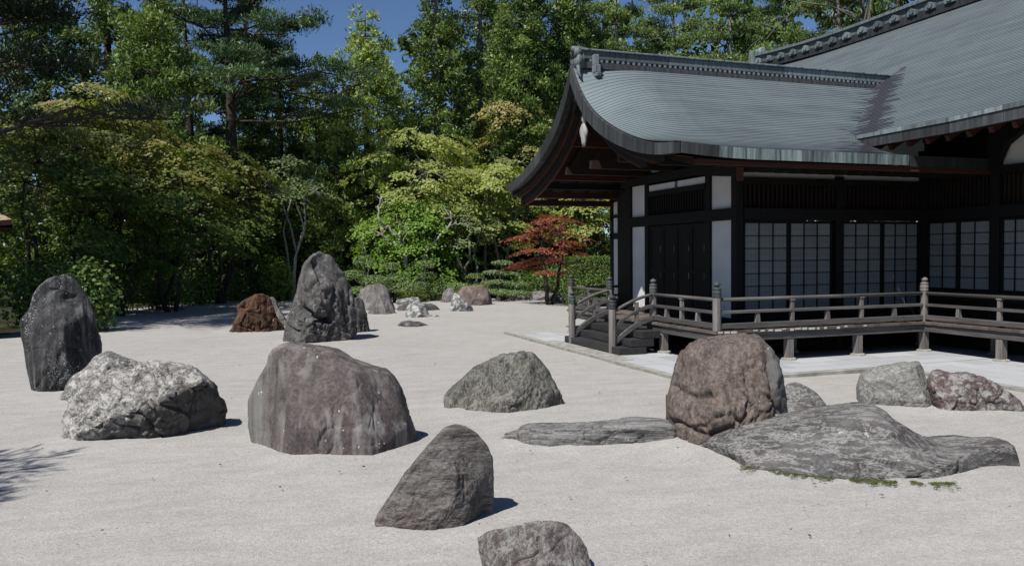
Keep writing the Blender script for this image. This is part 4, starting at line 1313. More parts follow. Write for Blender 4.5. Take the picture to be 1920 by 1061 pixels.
RM['bottom'] = rockmat('speckled_brown_rock', (0.045, 0.038, 0.037), (0.120, 0.102, 0.098), (0.085, .064, .063), (2.6, 2.6, .7), .2, .34, 26, (.31, .30, .28), .35, .2, (.24, .235, .215), bump=.9, pale=.4, pcol=(.21, .205, .19))
RM['mid'] = rockmat('green_grey_layered_rock', (0.022, 0.021, 0.018), (0.080, 0.076, 0.065), (0.054, .046, .042), (3.4, 3.4, .36), -.5, .08, 24, (.34, .34, .30), .35, 0, (.27, .27, .235), bump=1.0, moss=.3, pale=.7, pcol=(.185, .18, .155))
RM['log'] = rockmat('grey_layered_rock', (0.028, 0.027, 0.027), (0.120, 0.117, 0.113), (0.08, .076, .073), (.35, 2, 7), .05, .08, 22, (.34, .34, .32), .4, 0, bump=1.0, pale=.55, pcol=(.23, .23, .225))
RM['bigbrown'] = rockmat('red_brown_rock', (0.058, 0.042, 0.035), (0.125, 0.096, 0.083), (0.098, .074, .065), (3.2, 3.2, .30), -.1, .14, 17, (.42, .41, .38), .12, 0, (.24, .21, .165), bump=.9, pale=.4, pcol=(.20, .168, .132), crack=.35, scale=.7, zone=(3.0, 0, -.80, (.105, .105, .10)))
RM['fish'] = rockmat('grey_banded_rock', (0.034, 0.032, 0.032), (0.088, 0.085, 0.083), (0.066, .058, .057), (.55, 1.6, 2.6), .28, .06, 22, (.36, .35, .33), .40, 0, (.30, .295, .28), bump=.8, pale=.45, pcol=(.20, .196, .188))
RM['pale'] = rockmat('pale_grey_rock', (0.10, 0.10, 0.092), (0.205, 0.203, 0.190), (0.155, .152, .138), (1, 1, 1.6), .2, .06, 18, (.38, .38, .36), .25, 0, bump=.8, crack=.3)
RM['mottled'] = rockmat('maroon_lichened_rock', (0.036, 0.026, 0.026), (0.090, 0.060, 0.060), (0.065, .050, .050), (1.2, 1.2, 1.2), 0, .25, 14, (.32, .32, .30), .2, .45, (.27, .27, .255), bump=.9, scale=1.1)
RM['far'] = rockmat('grey_weathered_rock', (0.055, 0.05, 0.048), (0.14, 0.13, 0.124), (0.095, .082, .078), (2.6, 2.6, .6), .1, .10, 9, (.36, .36, .34), 0, 0, (.3, .3, .28), bump=.8, scale=.9, pale=.5)
RM['farred'] = rockmat('reddish_rock', (0.07, 0.05, 0.044), (0.15, 0.112, 0.10), (0.115, .084, .075), (1, 1, 1), 0, .06, 9, (.38, .36, .34), 0, 0, bump=.8, pale=.3)
RM['farwhite'] = rockmat('white_lichened_rock', (0.05, 0.05, 0.05), (0.15, 0.15, 0.146), (0.10, .10, .096), (1, 1, 1), 0, .2, 9, (.46, .46, .44), 0, .55, (.40, .40, .385), bump=.8)
GN = 'rocks set in the raked gravel'
make_rock('r_dark_tall', 'standing_rock', 'tall black standing rock with white lichen specks at far left', RM['dark'], 3, GN, p=2.4, facets=10, rough=.012, strata=.012, sang=.05, nt=220, nr=60, cuts=((-.3, -.9, .15, .75), (.7, -.7, .05, .72)), under=.25, frac=.010)
make_rock('r_white_back', 'boulder', 'grey veined boulder tucked behind the white rock', RM['white2'], 5, GN, rough=.02, facets=12, frac=.022)
make_rock('r_white', 'boulder', 'broad white craggy boulder with shade painted on its right side, front left', RM['white'], 8, GN, p=2.6, facets=10, rough=.016, strata=.010, sang=.6, nt=240, nr=68, fine=1.5, lean=.10, under=.6, cuts=((-.25, -.6, .8, .66), (.5, -.85, -.15, .72)), frac=.030)
make_rock('r_brown', 'boulder', 'rusty brown rock with deep cracks left of the tallest rock', RM['rust'], 12, GN, rough=.02, facets=10, nt=180, nr=50, frac=.034)
make_rock('r_brown_back', 'boulder', 'small grey rock half hidden behind the rusty brown one', RM['far'], 14, GN)
make_rock('r_tall', 'standing_rock', 'tallest pointed grey rock, craggy, with a dark slanting cleft', RM['tall'], 20, GN, p=2.6, facets=12, rough=.022, strata=.014, sang=.1, nt=230, nr=68, fine=.9, frac=.024,
          notches=(([(-.42, .98), (-.2, .80), (.05, .66), (.28, .62)], .07, .36), ([(.30, .62), (.38, 1.0), (.46, 1.5)], .05, .14), ([(-.1, 2.2), (.1, 1.8), (.0, 1.5)], .08, .14), ([(-.45, .98), (-.42, .3)], .05, .14), ([(.1, .40), (-.15, .55), (-.4, .42)], .03, .08)))
make_rock('r_tall_side', 'standing_rock', 'slim dark rock leaning against the right of the tallest rock', RM['dark'], 22, GN, strata=.03)
make_rock('r_slab', 'boulder', 'big smooth purplish slab of rock with pale vertical streaks', RM['slab'], 27, GN, p=3.2, facets=10, rough=.007, strata=.0045, sang=-.1, nt=230, nr=60, fine=.3, chisel=.84, cuts=((.0, -1, .14, .68), (.85, -.55, .05, .76), (-.7, -.7, .1, .80), (.1, -.6, .8, .80)), frac=.006)
make_rock('r_lean', 'boulder', 'leaning brown rock with two white lichen spots in the foreground', RM['lean'], 31, GN, p=2.5, facets=8, rough=.008, strata=.008, sang=-.75, nt=220, nr=60, fine=.4, cuts=((-.40, -.85, .35, .70), (.75, -.6, -.12, .66)), under=.25, frac=.008)
make_rock('r_bottom', 'boulder', 'flat-topped speckled brown rock cut by the bottom edge', RM['bottom'], 35, GN, p=3.6, facets=8, rough=.012, nt=220, nr=60, fine=.6, cuts=((0, -.30, 1, .80), (.1, -1, .1, .76)), frac=.014)
make_rock('r_mid', 'boulder', 'wedge-shaped green-grey rock alone on the gravel before the stairs', RM['mid'], 41, GN, p=2.4, facets=10, rough=.012, strata=.016, sang=-.6, nt=220, nr=60, fine=.6, cuts=((-.5, -.6, .6, .62), (.45, -.88, .2, .68)), frac=.012)
make_rock('r_log', 'boulder', 'long low grey rock lying like a log beside the red-brown rock', RM['log'], 45, GN, p=3.0, facets=6, rough=.006, strata=.010, sang=1.45, nt=200, nr=36, frac=.008)
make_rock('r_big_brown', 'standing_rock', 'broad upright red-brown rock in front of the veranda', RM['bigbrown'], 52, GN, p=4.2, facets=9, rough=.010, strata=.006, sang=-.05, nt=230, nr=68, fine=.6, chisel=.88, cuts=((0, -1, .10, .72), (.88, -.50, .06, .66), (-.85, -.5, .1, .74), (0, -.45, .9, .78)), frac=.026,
          notches=(([(-1.0, .50), (-.78, .66), (-.66, .95)], .06, .14), ([(-.75, .66), (-.5, .58), (-.38, .66)], .04, .09), ([(-.9, .08), (-.75, .26), (-.4, .20), (-.1, .3)], .03, .08), ([(.40, 1.25), (.45, .6), (.47, .05)], .035, .08), ([(.05, 1.2), (.12, .7), (.02, .3)], .025, .05)))
make_rock('r_big_side', 'boulder', 'small rounded grey rock between the red-brown rock and the pale rock', RM['fish'], 55, GN)
make_rock('r_fish', 'boulder', 'long whale-shaped grey rock with a low tail, mossy foot', RM['fish'], 61, GN, p=2.2, facets=8, rough=.006, strata=.007, sang=1.25, nt=260, nr=60, fine=.5, chisel=.88, frac=.006)
make_rock('r_pale', 'boulder', 'pale grey blocky rock beside the pavement', RM['pale'], 66, GN, p=3.6, facets=10, rough=.012, nt=180, nr=50, frac=.014)
make_rock('r_mottled', 'boulder', 'maroon rock blotched with pale lichen at the right edge', RM['mottled'], 71, GN, p=2.8, facets=10, rough=.015, nt=200, nr=50, fine=.8, frac=.026)
FG = 'rocks at the far side of the gravel'
for i, (k, nm, lab, mt) in enumerate((
    ('f_block', 'boulder', 'square grey rock standing behind a rounded one, far middle', 'far'),
    ('f_front', 'boulder', 'rounded grey rock in front of the square far rock', 'far'),
    ('f_pale', 'boulder', 'pale flat rock at the far edge below the azalea mound', 'farwhite'),
    ('f_low', 'boulder', 'low dark flat rock behind the white-blotched far rock', 'tall'),
    ('f_lichen', 'boulder', 'white-blotched dark rock, low, in the far middle', 'farwhite'),
    ('f_sliver', 'boulder', 'sliver of dark rock barely rising from the gravel', 'tall'),
    ('f_dark', 'boulder', 'narrow dark grey rock left of the far wedge', 'far'),
    ('f_wedge', 'boulder', 'grey wedge rock before the far reddish boulder', 'farwhite'),
    ('f_redbrown', 'boulder', 'rounded reddish boulder at the far side', 'farred'),
    ('f_finger', 'standing_rock', 'small upright dark rock behind the far reddish boulder', 'farred'),
    ('f_kerb_a', 'boulder', 'left one of the long low edging stones at the far bank', 'fish'),
    ('f_kerb_b', 'boulder', 'middle one of the long low edging stones at the far bank', 'fish'),
    ('f_kerb_c', 'boulder', 'right one of the low edging stones, near the stairs', 'fish'),
    ('f_white', 'boulder', 'white stone lying behind the far edging stones', 'farwhite'),
    ('f_rail', 'boulder', 'white-blotched stone seen through the far railing', 'farwhite'),
    ('f_wood', 'boulder', 'whitish boulder in the shade under the maples', 'farwhite'),
    ('f_tiny', 'stone', 'tiny stone right of the white-blotched far rock', 'far'))):
    make_rock(k, nm, lab, RM[mt], 100+i, FG, nt=80, nr=24, facets=9, rough=.02, frac=.018, cat='stone' if nm == 'stone' else 'rock')

# ------------------------------------------------------------------ trees and plants
def site(bearing, dist):
    """ground point at a compass bearing (degrees from +Y) and distance from the viewpoint"""
    b = math.radians(bearing)
    return (dist*math.sin(b), dist*math.cos(b), -0.05)

UP = np.array([0, 0, 1.0])
def unit(a):
    return a/np.maximum(np.linalg.norm(a, axis=-1, keepdims=True), 1e-9)

class Leaves:
    def __init__(self, seed):
        self.r = np.random.default_rng(seed)
        self.C, self.A, self.B, self.T = [], [], [], []
    def put(self, C, A, Nn, L, W, tint):
        n = len(C)
        b = unit(np.cross(A, Nn))
        self.C.append(C); self.A.append(A*(L*np.ones(n))[:, None]*0.5); self.B.append(b*(W*np.ones(n))[:, None]*0.5)
        self.T.append(tint)
    def dirs(self, n): return unit(self.r.normal(size=(n, 3)))
    def shell(self, c, rad, n, L, W, tint=.5, tv=.22, low=-.35, core=.55):
        d = self.dirs(int(n*1.35))
        d = d[d[:, 2] > low+self.r.normal(0, .15, len(d))][:n]
        n = len(d)
        C = np.array(c) + d*np.array(rad)*(core+(1-core)*self.r.random((n, 1)))
        Nn = unit(d*.75 + UP*.35 + self.r.normal(0, .45, (n, 3)))
        A = unit(np.cross(Nn, self.r.normal(size=(n, 3))))
        s = self.r.uniform(.7, 1.3, n)
        self.put(C, A, Nn, L*s, W*s, np.clip(tint+self.r.normal(0, tv, n), 0, 1))
    def spray(self, c, rad, n, L, W, tint=.5, tv=.2, droop=.25, tilt=(0, 0)):
        a = self.r.uniform(0, 2*math.pi, n)
        q = np.sqrt(self.r.random(n))
        # ragged, finger-like outline
        k = self.r.integers(3, 7)
        edge = .72+.28*np.cos(a*k+self.r.uniform(0, 6))
        q = q*edge
        x, y = q*np.cos(a), q*np.sin(a)
        z = self.r.normal(0, .35, n) - droop*q*q*rad[0]/max(rad[2], .05) + (x*tilt[0]+y*tilt[1])*rad[0]/max(rad[2], .05)
        C = np.array(c) + np.stack([x*rad[0], y*rad[1], z*rad[2]], -1)
        Nn = unit(UP - np.array([tilt[0], tilt[1], 0])*1.6 + self.r.normal(0, .36, (n, 3)))
        A = unit(np.cross(Nn, self.r.normal(size=(n, 3))))
        s = self.r.uniform(.7, 1.3, n)
        self.put(C, A, Nn, L*s, W*s, np.clip(tint+self.r.normal(0, tv, n), 0, 1))
    def tuft(self, c, rad, n, L, W, tint=.5, tv=.2, up=.35, low=-.5):
        d = self.dirs(int(n*1.4))
        d = d[d[:, 2] > low][:n]
        n = len(d)
        C = np.array(c) + d*np.array(rad)*(.35+.65*self.r.random((n, 1)))
        A = unit(d*.55 + UP*up + self.r.normal(0, .55, (n, 3)))
        Nn = unit(d*.8 + UP*.4 + self.r.normal(0, .5, (n, 3)))
        s = self.r.uniform(.7, 1.3, n)
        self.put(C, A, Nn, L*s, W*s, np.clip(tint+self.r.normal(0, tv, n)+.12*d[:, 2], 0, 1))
    def mesh(self, name):
        C, A, B, T = (np.concatenate(q) for q in (self.C, self.A, self.B, self.T))
        n = len(C)
        V_ = np.stack([C-A, C+B, C+A, C-B], 1).reshape(-1, 3).astype(np.float32)
        me = bpy.data.meshes.new(name)
        me.vertices.add(4*n); me.loops.add(4*n); me.polygons.add(n)
        me.vertices.foreach_set('co', V_.reshape(-1))
        me.loops.foreach_set('vertex_index', np.arange(4*n, dtype=np.int32))
        me.polygons.foreach_set('loop_start', np.arange(0, 4*n, 4, dtype=np.int32))
        me.polygons.foreach_set('loop_total', np.full(n, 4, dtype=np.int32))
        me.update(calc_edges=True)
        a = me.attributes.new('tint', 'FLOAT', 'FACE')
        a.data.foreach_set('value', T.astype(np.float32))
        return me

def limb(m, a, b, r0, r1, rng, wob=.08, n=5, sides=6, sag=0.0):
    a, b = np.array(a, float), np.array(b, float)
    L = np.linalg.norm(b-a)
    pts = []
    for i in range(n):
        t = i/(n-1)
        p = a+(b-a)*t + (rng.normal(0, wob*L, 3) if 0 < i < n-1 else 0)
        p = p - UP*sag*L*4*t*(1-t)
        pts.append(p)
    m.tube(pts, np.linspace(r0, r1, n), sides)
    return pts

def finish(name, label, cat, group, pos, m, lv, bark, leaf, rz=0.0, sc=1.0, parts=('trunk', 'crown')):
    root = empty(name, pos, rz)
    root.scale = (sc, sc, sc)
    tag(root, label, cat, group)
    if m is not None: m.build(parts[0], bark, root, smooth=True)
    if lv is not None: link(parts[1], lv.mesh(parts[1]), leaf, root)
    return root

def cedar(seed, h, r, clear=.08, dens=1.0, puff=.62, leafL=.25, leafW=.10, step=.62, per=80):
    rng = np.random.default_rng(seed)
    lv, m = Leaves(seed), MB()
    m.tube([(0, 0, -.2), (.05, .02, h*.35), (-.04, .05, h*.7), (0, 0, h*.99)], [h*.020, h*.015, h*.009, .03], 9)
    z = clear*h
    while z < h*.985:
        fr = (z-clear*h)/(h-clear*h)
        env = r*(1-fr**1.5)*(.75+.25*min(1, fr*5))+.25
        nb = 5 if fr < .85 else 3
        a0 = rng.uniform(0, 6.28)
        for k in range(nb):
            if rng.random() > .9*dens: continue
            a = a0+k*6.283/nb+rng.normal(0, .3)
            L = env*rng.uniform(.62, 1.12)
            d = np.array([math.cos(a), math.sin(a), 0])
            tip = d*L+UP*(z-.10*L)
            if rng.random() < .55: limb(m, UP*(z+.15*L), tip, .05, .015, rng, .04, 4, 4)
            tb = rng.uniform(.25, .75)
            for q in ((.5, .95), (.78, 1.0), (1.0, .85)) if L > 1.2 else ((.9, .9),):
                c = d*L*q[0]+UP*(z+(.15-.25*q[0])*L)+rng.normal(0, .16, 3)
                pr = puff*q[1]*rng.uniform(.7, 1.2)
                lv.tuft(c, (pr, pr, pr*1.05), int(per*rng.uniform(.7, 1.2)), leafL, leafW, tb, .16, .35)
        z += step*rng.uniform(.8, 1.2)
    return m, lv

def pine(seed, h, r, clear=.5, nl=16, pads=5, padr=1.0, per=230, lean=(0, 0), bias=(0, 0), flat=.42, needle=.30, nw=.045, tintb=.5):
    rng = np.random.default_rng(seed)
    lv, m = Leaves(seed), MB()
    tr = [np.array([lean[0]*t*h+math.sin(t*5)*.12, lean[1]*t*h+math.cos(t*4)*.12, -.2+t*(h*.97+.2)]) for t in np.linspace(0, 1, 8)]
    m.tube(tr, np.linspace(h*.020+.04, .05, 8), 10)
    for k in range(nl):
        t = clear+(1-clear)*(k+.5)/nl
        base = tr[0]+(tr[-1]-tr[0])*t
        i = min(int(t*7), 6); fz = t*7-i
        base = tr[i]*(1-fz)+tr[i+1]*fz
        a = k*2.4+rng.normal(0, .4)
        prof = (1-((t-clear)/(1-clear))**2*.75)
        L = r*prof*rng.uniform(.6, 1.1)
        d = np.array([math.cos(a)+bias[0], math.sin(a)+bias[1], rng.uniform(-.02, .28)])
        tip = base+d*L
        limb(m, base, tip, .11*(1.2-t), .03, rng, .06, 5, 6)
        tb = np.clip(tintb+rng.normal(0, .15), .1, .9)
        for j in range(pads):
            f_ = rng.uniform(.45, 1.05)
            c = base+d*L*f_+np.array([rng.normal(0, .22)*L*.8, rng.normal(0, .22)*L*.8, rng.uniform(0, .35)])
            s = padr*rng.uniform(.65, 1.15)
            lv.tuft(c, (s, s, s*flat), int(per*s), needle, nw, tb, .16, .55, -.25)
            if rng.random() < .5: limb(m, base+d*L*.4, c, .04, .012, rng, .05, 3, 4)
    s = padr
    lv.tuft(tr[-1]+UP*.2, (s, s, s*.6), int(per*s), needle, nw, tintb, .16, .6)
    return m, lv

def maple(seed, h, r, stems=3, sprays=60, per=150, leaf=.17, base=.30, dome=.8, sprad=1.0, thick=.16, toptint=.5, lowtint=.4, droop=.22, tiltamt=.5, trunk_r=.10):
    """layered broad crown on several stems"""
    rng = np.random.default_rng(seed)
    lv, m = Leaves(seed), MB()
    joints = []
    for k in range(stems):
        a = k*6.283/stems+rng.normal(0, .5)
        f0 = np.array([math.cos(a)*.15, math.sin(a)*.15, -.2])
        f1 = np.array([math.cos(a)*r*.30, math.sin(a)*r*.30, h*(base+.12)])
        f2 = np.array([math.cos(a)*r*.42, math.sin(a)*r*.42, h*.82])
        p = limb(m, f0, f1, trunk_r, trunk_r*.65, rng, .05, 5, 7)
        q = limb(m, f1, f2, trunk_r*.62, .02, rng, .07, 5, 6)
        joints += [np.array(p[3]), f1, np.array(q[1]), np.array(q[2]), np.array(q[3])]
    joints = np.array(joints)
    for k in range(sprays):
        a = rng.uniform(0, 6.283)
        t = rng.random()**.8
        zz = base+(1-base)*t
        # dome envelope
        env = r*math.sqrt(max(0.05, 1-((t-.25)/.80)**2*dome))
        q = env*(.35+.65*math.sqrt(rng.random()))
        c = np.array([math.cos(a)*q, math.sin(a)*q, h*zz])
        s = sprad*rng.uniform(.6, 1.25)
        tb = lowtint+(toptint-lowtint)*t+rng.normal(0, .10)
        od = c[:2]/max(np.linalg.norm(c[:2]), .1)
        lv.spray(c, (s, s*rng.uniform(.7, 1.1), thick), int(per*s*s), leaf, leaf*.72, np.clip(tb, 0, 1), .13, droop, (-od[0]*tiltamt, -od[1]*tiltamt))
        j = joints[np.argmin(np.linalg.norm(joints-c-UP*.3, axis=1))]
        if rng.random() < .8: limb(m, j, c-UP*.05, .035, .010, rng, .05, 4, 4)
    return m, lv

def bush(seed, rx, ry, h, n=2600, leaf=.09, lobes=5, tint=.5, flat=1.0):
    rng = np.random.default_rng(seed)
    lv, m = Leaves(seed), MB()
    for k in range(3):
        a = rng.uniform(0, 6.28)
        limb(m, (0, 0, -.1), (math.cos(a)*rx*.4, math.sin(a)*ry*.4, h*.6), .04, .012, rng, .05, 4, 5)
    for k in range(lobes):
        a = rng.uniform(0, 6.28)
        q = rng.uniform(.1, .55) if lobes > 1 else 0
        s = rng.uniform(.55, .75) if lobes > 1 else 1
        c = (math.cos(a)*rx*q, math.sin(a)*ry*q, h*(.45 if lobes > 1 else .42)*rng.uniform(.85, 1.15))
        lv.shell(c, (rx*s, ry*s, h*.56*flat), n//lobes, leaf, leaf*.6, np.clip(tint+rng.normal(0, .1), 0, 1), .15, -.8, .7)
    return m, lv

def cloud_pine(seed, pads, per=900, leaf=.08):
    """clipped garden pine: dense flat cushions on a bent stem"""
    rng = np.random.default_rng(seed)
    lv, m = Leaves(seed), MB()
    top = max(p[2] for p in pads)
    st_ = limb(m, (0, 0, -.1), (pads[0][0]*.4, pads[0][1]*.4, top), .09, .03, rng, .05, 6, 7)
    for (x, y, z, a, b) in pads:
        lv.shell((x, y, z), (a, a*.9, b), int(per*a*a*2.2), leaf, leaf*.45, .5+rng.normal(0, .06), .15, -.45, .82)
        limb(m, st_[min(5, max(1, int(5*z/top)-1))], (x, y, z-b*.3), .04, .02, rng, .04, 4, 5)
    return m, lv

def bare(seed, h, r, levels=3, base=.15, r0=.09):
    rng = np.random.default_rng(seed)
    m = MB()
    def grow(p, d, L, rad, lev):
        q = np.array(p)+d*L
        pts = limb(m, p, q, rad, rad*.55, rng, .09, 5, 5)
        if lev == 0: return
        for k in range(rng.integers(2, 4)):
            nd = unit(d*.7+rng.normal(0, .65, 3)+UP*.12)
            grow(pts[rng.integers(2, 5)], nd, L*rng.uniform(.5, .8), rad*.55, lev-1)
    grow((0, 0, -.1), unit(np.array([rng.normal(0, .2), rng.normal(0, .2), 1])), h*base, r0, 0)
    p = np.array([0, 0, h*base-.1])
    for k in range(4):
        a = k*1.57+rng.normal(0, .3)
        grow(p, unit(np.array([math.cos(a)*r, math.sin(a)*r, h*.55])), h*.42, r0*.8, levels)
    return m

LF = {
 'cedar':  leafmat('cedar_foliage', (0.0441, 0.0742, 0.0180), (0.1029, 0.1569, 0.0360), (0.1666, 0.2332, 0.0580), .22),
 'cedar2': leafmat('cedar_foliage_dark', (.040, .066, .018), (.092, .140, .036), (.155, .210, .056), .2),
 'pine':   leafmat('pine_needles', (0.0294, 0.0594, 0.0240), (0.0627, 0.1102, 0.0420), (0.1058, 0.1643, 0.0620), .15),
 'pineL':  leafmat('bright_pine_needles', (.055, .088, .022), (.118, .172, .042), (.185, .245, .066), .22),
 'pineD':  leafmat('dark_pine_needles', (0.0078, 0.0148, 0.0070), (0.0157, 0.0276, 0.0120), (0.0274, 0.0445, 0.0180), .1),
 'far':    leafmat('far_pine_foliage', (0.0588, 0.0933, 0.0300), (0.1274, 0.1887, 0.0580), (0.1960, 0.2650, 0.0880), .22),
 'larch':  leafmat('yellow_green_foliage', (0.1274, 0.1802, 0.0450), (0.2352, 0.3021, 0.0780), (0.3332, 0.3922, 0.1150), .32),
 'maple':  leafmat('maple_leaves_green', (0.0686, 0.1272, 0.0240), (0.1470, 0.2279, 0.0460), (0.2450, 0.3180, 0.0750), .38),
 'mapleY': leafmat('maple_leaves_yellow', (0.1470, 0.1961, 0.0480), (0.2793, 0.3233, 0.0850), (0.3920, 0.3975, 0.1350), .40),
 'mapleO': leafmat('maple_leaves_olive_orange', (0.1225, 0.1537, 0.0450), (0.2352, 0.2385, 0.0800), (0.3528, 0.2544, 0.1150), .36),
 'mapleR': leafmat('maple_leaves_red', (.12, .034, .026), (.235, .068, .048), (.33, .115, .070), .38),
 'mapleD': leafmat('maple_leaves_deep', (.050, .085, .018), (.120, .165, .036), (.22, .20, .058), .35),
 'bright': leafmat('bright_young_leaves', (0.0882, 0.1696, 0.0260), (0.1715, 0.2915, 0.0460), (0.2646, 0.3816, 0.0750), .42),
 'shrub':  leafmat('shrub_leaves', (0.0392, 0.0742, 0.0180), (0.0882, 0.1463, 0.0380), (0.1862, 0.2597, 0.0800), .3, .35),
 'clip':   leafmat('clipped_pine_needles', (.075, .115, .042), (.145, .205, .074), (.21, .275, .105), .18),
 'azalea': leafmat('azalea_leaves', (.11, .15, .03), (.21, .265, .054), (.30, .345, .085), .25),
 'hedge':  leafmat('hedge_leaves', (0.0588, 0.1060, 0.0220), (0.1127, 0.1802, 0.0360), (0.1715, 0.2491, 0.0550), .25),
 'grey':   leafmat('grey_green_leaves', (0.0882, 0.1219, 0.0480), (0.1715, 0.2173, 0.0850), (0.2548, 0.3074, 0.1300), .35),
}
BK = {'d': MAT['bark_dark'], 'g': MAT['bark_grey'], 'p': MAT['bark_pale']}

TG = 'tall cedars behind the garden'
def T(kind, name, label, cat, group, brg, dist, bk, lf, seed, rz=0.0, **k):
    m, lv = kind(seed, **k)
    sc = 1.0
    if kind is not bush and 39.5 < dist < 51:         # the wood edge stands well back from the clipped shrubs
        sc = 1.10
    return finish(name, label, cat, group, site(brg, dist*sc), m, lv, BK[bk], LF[lf], rz, sc)

# tall cedars in the middle of the background
T(cedar, 'cedar_tree', 'tall cedar right of the patch of blue sky', 'tree', TG, 14.62, 54, 'g', 'cedar', 201, h=24, r=2.9, dens=.86)
T(cedar, 'cedar_tree', 'tall slender cedar second from the patch of sky', 'tree', TG, 17.67, 57, 'g', 'cedar', 202, h=25, r=3.1, dens=.9, per=66)
T(cedar, 'cedar_tree', 'bright puffy cedar left of the roof peak', 'tree', TG, 20.72, 53, 'd', 'cedar', 203, h=24, r=3.3, puff=.8, per=105)
T(cedar, 'cedar_tree', 'tall cedar directly behind the roof peak', 'tree', TG, 23.89, 56, 'd', 'cedar', 204, h=25, r=3.4, puff=.8, per=100)
T(cedar, 'cedar_tree', 'dark cedar behind the gap between the two middle cedars', 'tree', TG, 19.19, 64, 'd', 'cedar2', 205, h=27, r=3.6, per=50)
PG = 'pines behind the temple roof'
for i, (b, d, h, r, lab) in enumerate(((27.36, 60, 22, 4.6, 'leafy pine just right of the roof peak'), (31.26, 63, 23, 4.8, 'broad pine above the left part of the ridge'),
        (35.05, 60, 21.5, 4.6, 'rounded pine above the middle of the ridge'), (38.55, 64, 23.5, 5.0, 'pine left of the main roof ridge'),
        (41.90, 60, 23, 4.6, 'dark pine half behind the main roof ridge'), (45.41, 66, 27, 4.8, 'pine top above the main roof near the bare branches'))):
    T(pine, 'pine_tree', lab, 'tree', PG, b, d, 'g', 'far' if i != 4 else 'cedar', 210+i, h=h, r=r, clear=.38, nl=24, pads=8, padr=.95, per=170, flat=.6, needle=.22, nw=.075, tintb=.5)
m_ = bare(219, 25, .8, 3, .45, .16)
finish('bare_tree', 'leafless grey-brown tree above the main roof ridge', 'tree', None, site(43.68, 57), m_, None, BK['g'], None)
# trees round the patch of sky
T(cedar, 'larch_tree', 'yellow-green feathery tree rising into the patch of sky', 'tree', None, 9.64, 46, 'd', 'larch', 221, h=15.8, r=4.4, clear=.2, puff=.62, per=80, leafL=.24, leafW=.10, step=.42, dens=.95)
T(pine, 'pine_tree', 'big old pine with tall bare dark trunk, left of the sky', 'tree', None, 0.55, 43, 'd', 'pine', 222, h=18.5, r=4.6, clear=.50, nl=26, pads=8, padr=.85, per=300, bias=(.35, -.1), needle=.22, nw=.05, flat=.6)
T(cedar, 'conifer_tree', 'bright green upright conifer with puffy tufts in the upper left', 'tree', None, -4.24, 41, 'd', 'pineL', 223, h=14.8, r=3.5, clear=.34, puff=.72, per=95, leafL=.26, leafW=.085, step=.60, dens=.92)
T(cedar, 'cedar_tree', 'tall cedar filling the gap behind the bright upright conifer', 'tree', None, -3.66, 58, 'd', 'cedar2', 234, h=23, r=3.6, per=60)
T(pine, 'pine_tree', 'dark pine top behind the big old pine', 'tree', None, -2.03, 52, 'd', 'pine', 224, h=20, r=4.2, clear=.35, nl=24, pads=7, padr=.9, per=240, needle=.24, nw=.06, tintb=.4)
T(cedar, 'cedar_tree', 'dark thin cedar seen through the old pine boughs', 'tree', None, 3.77, 60, 'd', 'cedar2', 225, h=19.5, r=3.2, dens=.85)
T(cedar, 'cedar_tree', 'dark cedar right behind the old pine, lower than it', 'tree', None, 6.27, 57, 'd', 'cedar2', 226, h=16.5, r=3.2, dens=.9)
T(cedar, 'cedar_tree', 'shaded cedar between the old pine and the yellow-green tree', 'tree', None, 8.27, 60, 'd', 'cedar2', 231, h=13.5, r=3.2, dens=.9)
T(cedar, 'cedar_tree', 'green cedar shoulder right of the yellow-green tree', 'tree', None, 11.87, 58, 'd', 'cedar', 232, h=15.5, r=2.9, dens=.9)
T(cedar, 'cedar_tree', 'dark cedar behind the old pine trunk', 'tree', None, 1.68, 56, 'd', 'cedar2', 233, h=21, r=3.4, dens=.85)
T(cedar, 'cedar_tree', 'tall shaded cedar in the top left corner', 'tree', None, -6.65, 50, 'd', 'cedar2', 227, h=20, r=3.6)
T(cedar, 'cedar_tree', 'shaded cedar behind the overhanging dark boughs', 'tree', None, -10.20, 46, 'd', 'cedar2', 228, h=19, r=3.6)
T(cedar, 'fir_tree', 'dense dark-green cone of a fir above the tallest rock', 'tree', None, 7.72, 44.5, 'd', 'pineL', 229, h=9.6, r=2.2, clear=.06, puff=.45, per=60, leafL=.26, leafW=.075, step=.42)
T(cedar, 'cedar_tree', 'olive conifer at the foot of the yellow-green tree', 'tree', None, 11.61, 49, 'd', 'cedar', 230, h=10.5, r=2.6, puff=.55)
# maples and leafy trees along the far bank
MG = 'maples along the far bank'
T(maple, 'maple_tree', 'large yellow-green layered maple in the middle of the far bank', 'tree', MG, 13.30, 44.5, 'g', 'mapleY', 241, h=8.9, r=4.4, stems=4, sprays=95, per=150, base=.38, sprad=1.15, toptint=.62, lowtint=.3)
T(maple, 'maple_tree', 'olive and rust tinged maple left of the curved eave', 'tree', MG, 20.07, 48, 'g', 'mapleO', 242, h=11.2, r=3.5, sprays=80, per=150, base=.40, toptint=.62, lowtint=.3)
T(maple, 'maple_tree', 'yellow-green maple just below the curved eave tip', 'tree', MG, 18.62, 43.5, 'g', 'mapleY', 243, h=7.0, r=2.7, sprays=62, per=165, base=.40, toptint=.55, lowtint=.35)
T(maple, 'maple_tree', 'small pale maple with forked pinkish stem before the dark gap', 'tree', MG, 16.64, 41.5, 'g', 'grey', 244, h=4.9, r=1.7, stems=3, sprays=30, per=130, base=.48, sprad=.7, leaf=.13, trunk_r=.08)
T(maple, 'maple_tree', 'bright green low layered maple behind the clipped pines', 'tree', MG, 13.11, 42, 'd', 'bright', 245, h=5.0, r=3.0, sprays=84, per=150, base=.16, sprad=.85, leaf=.14, toptint=.55, lowtint=.3)
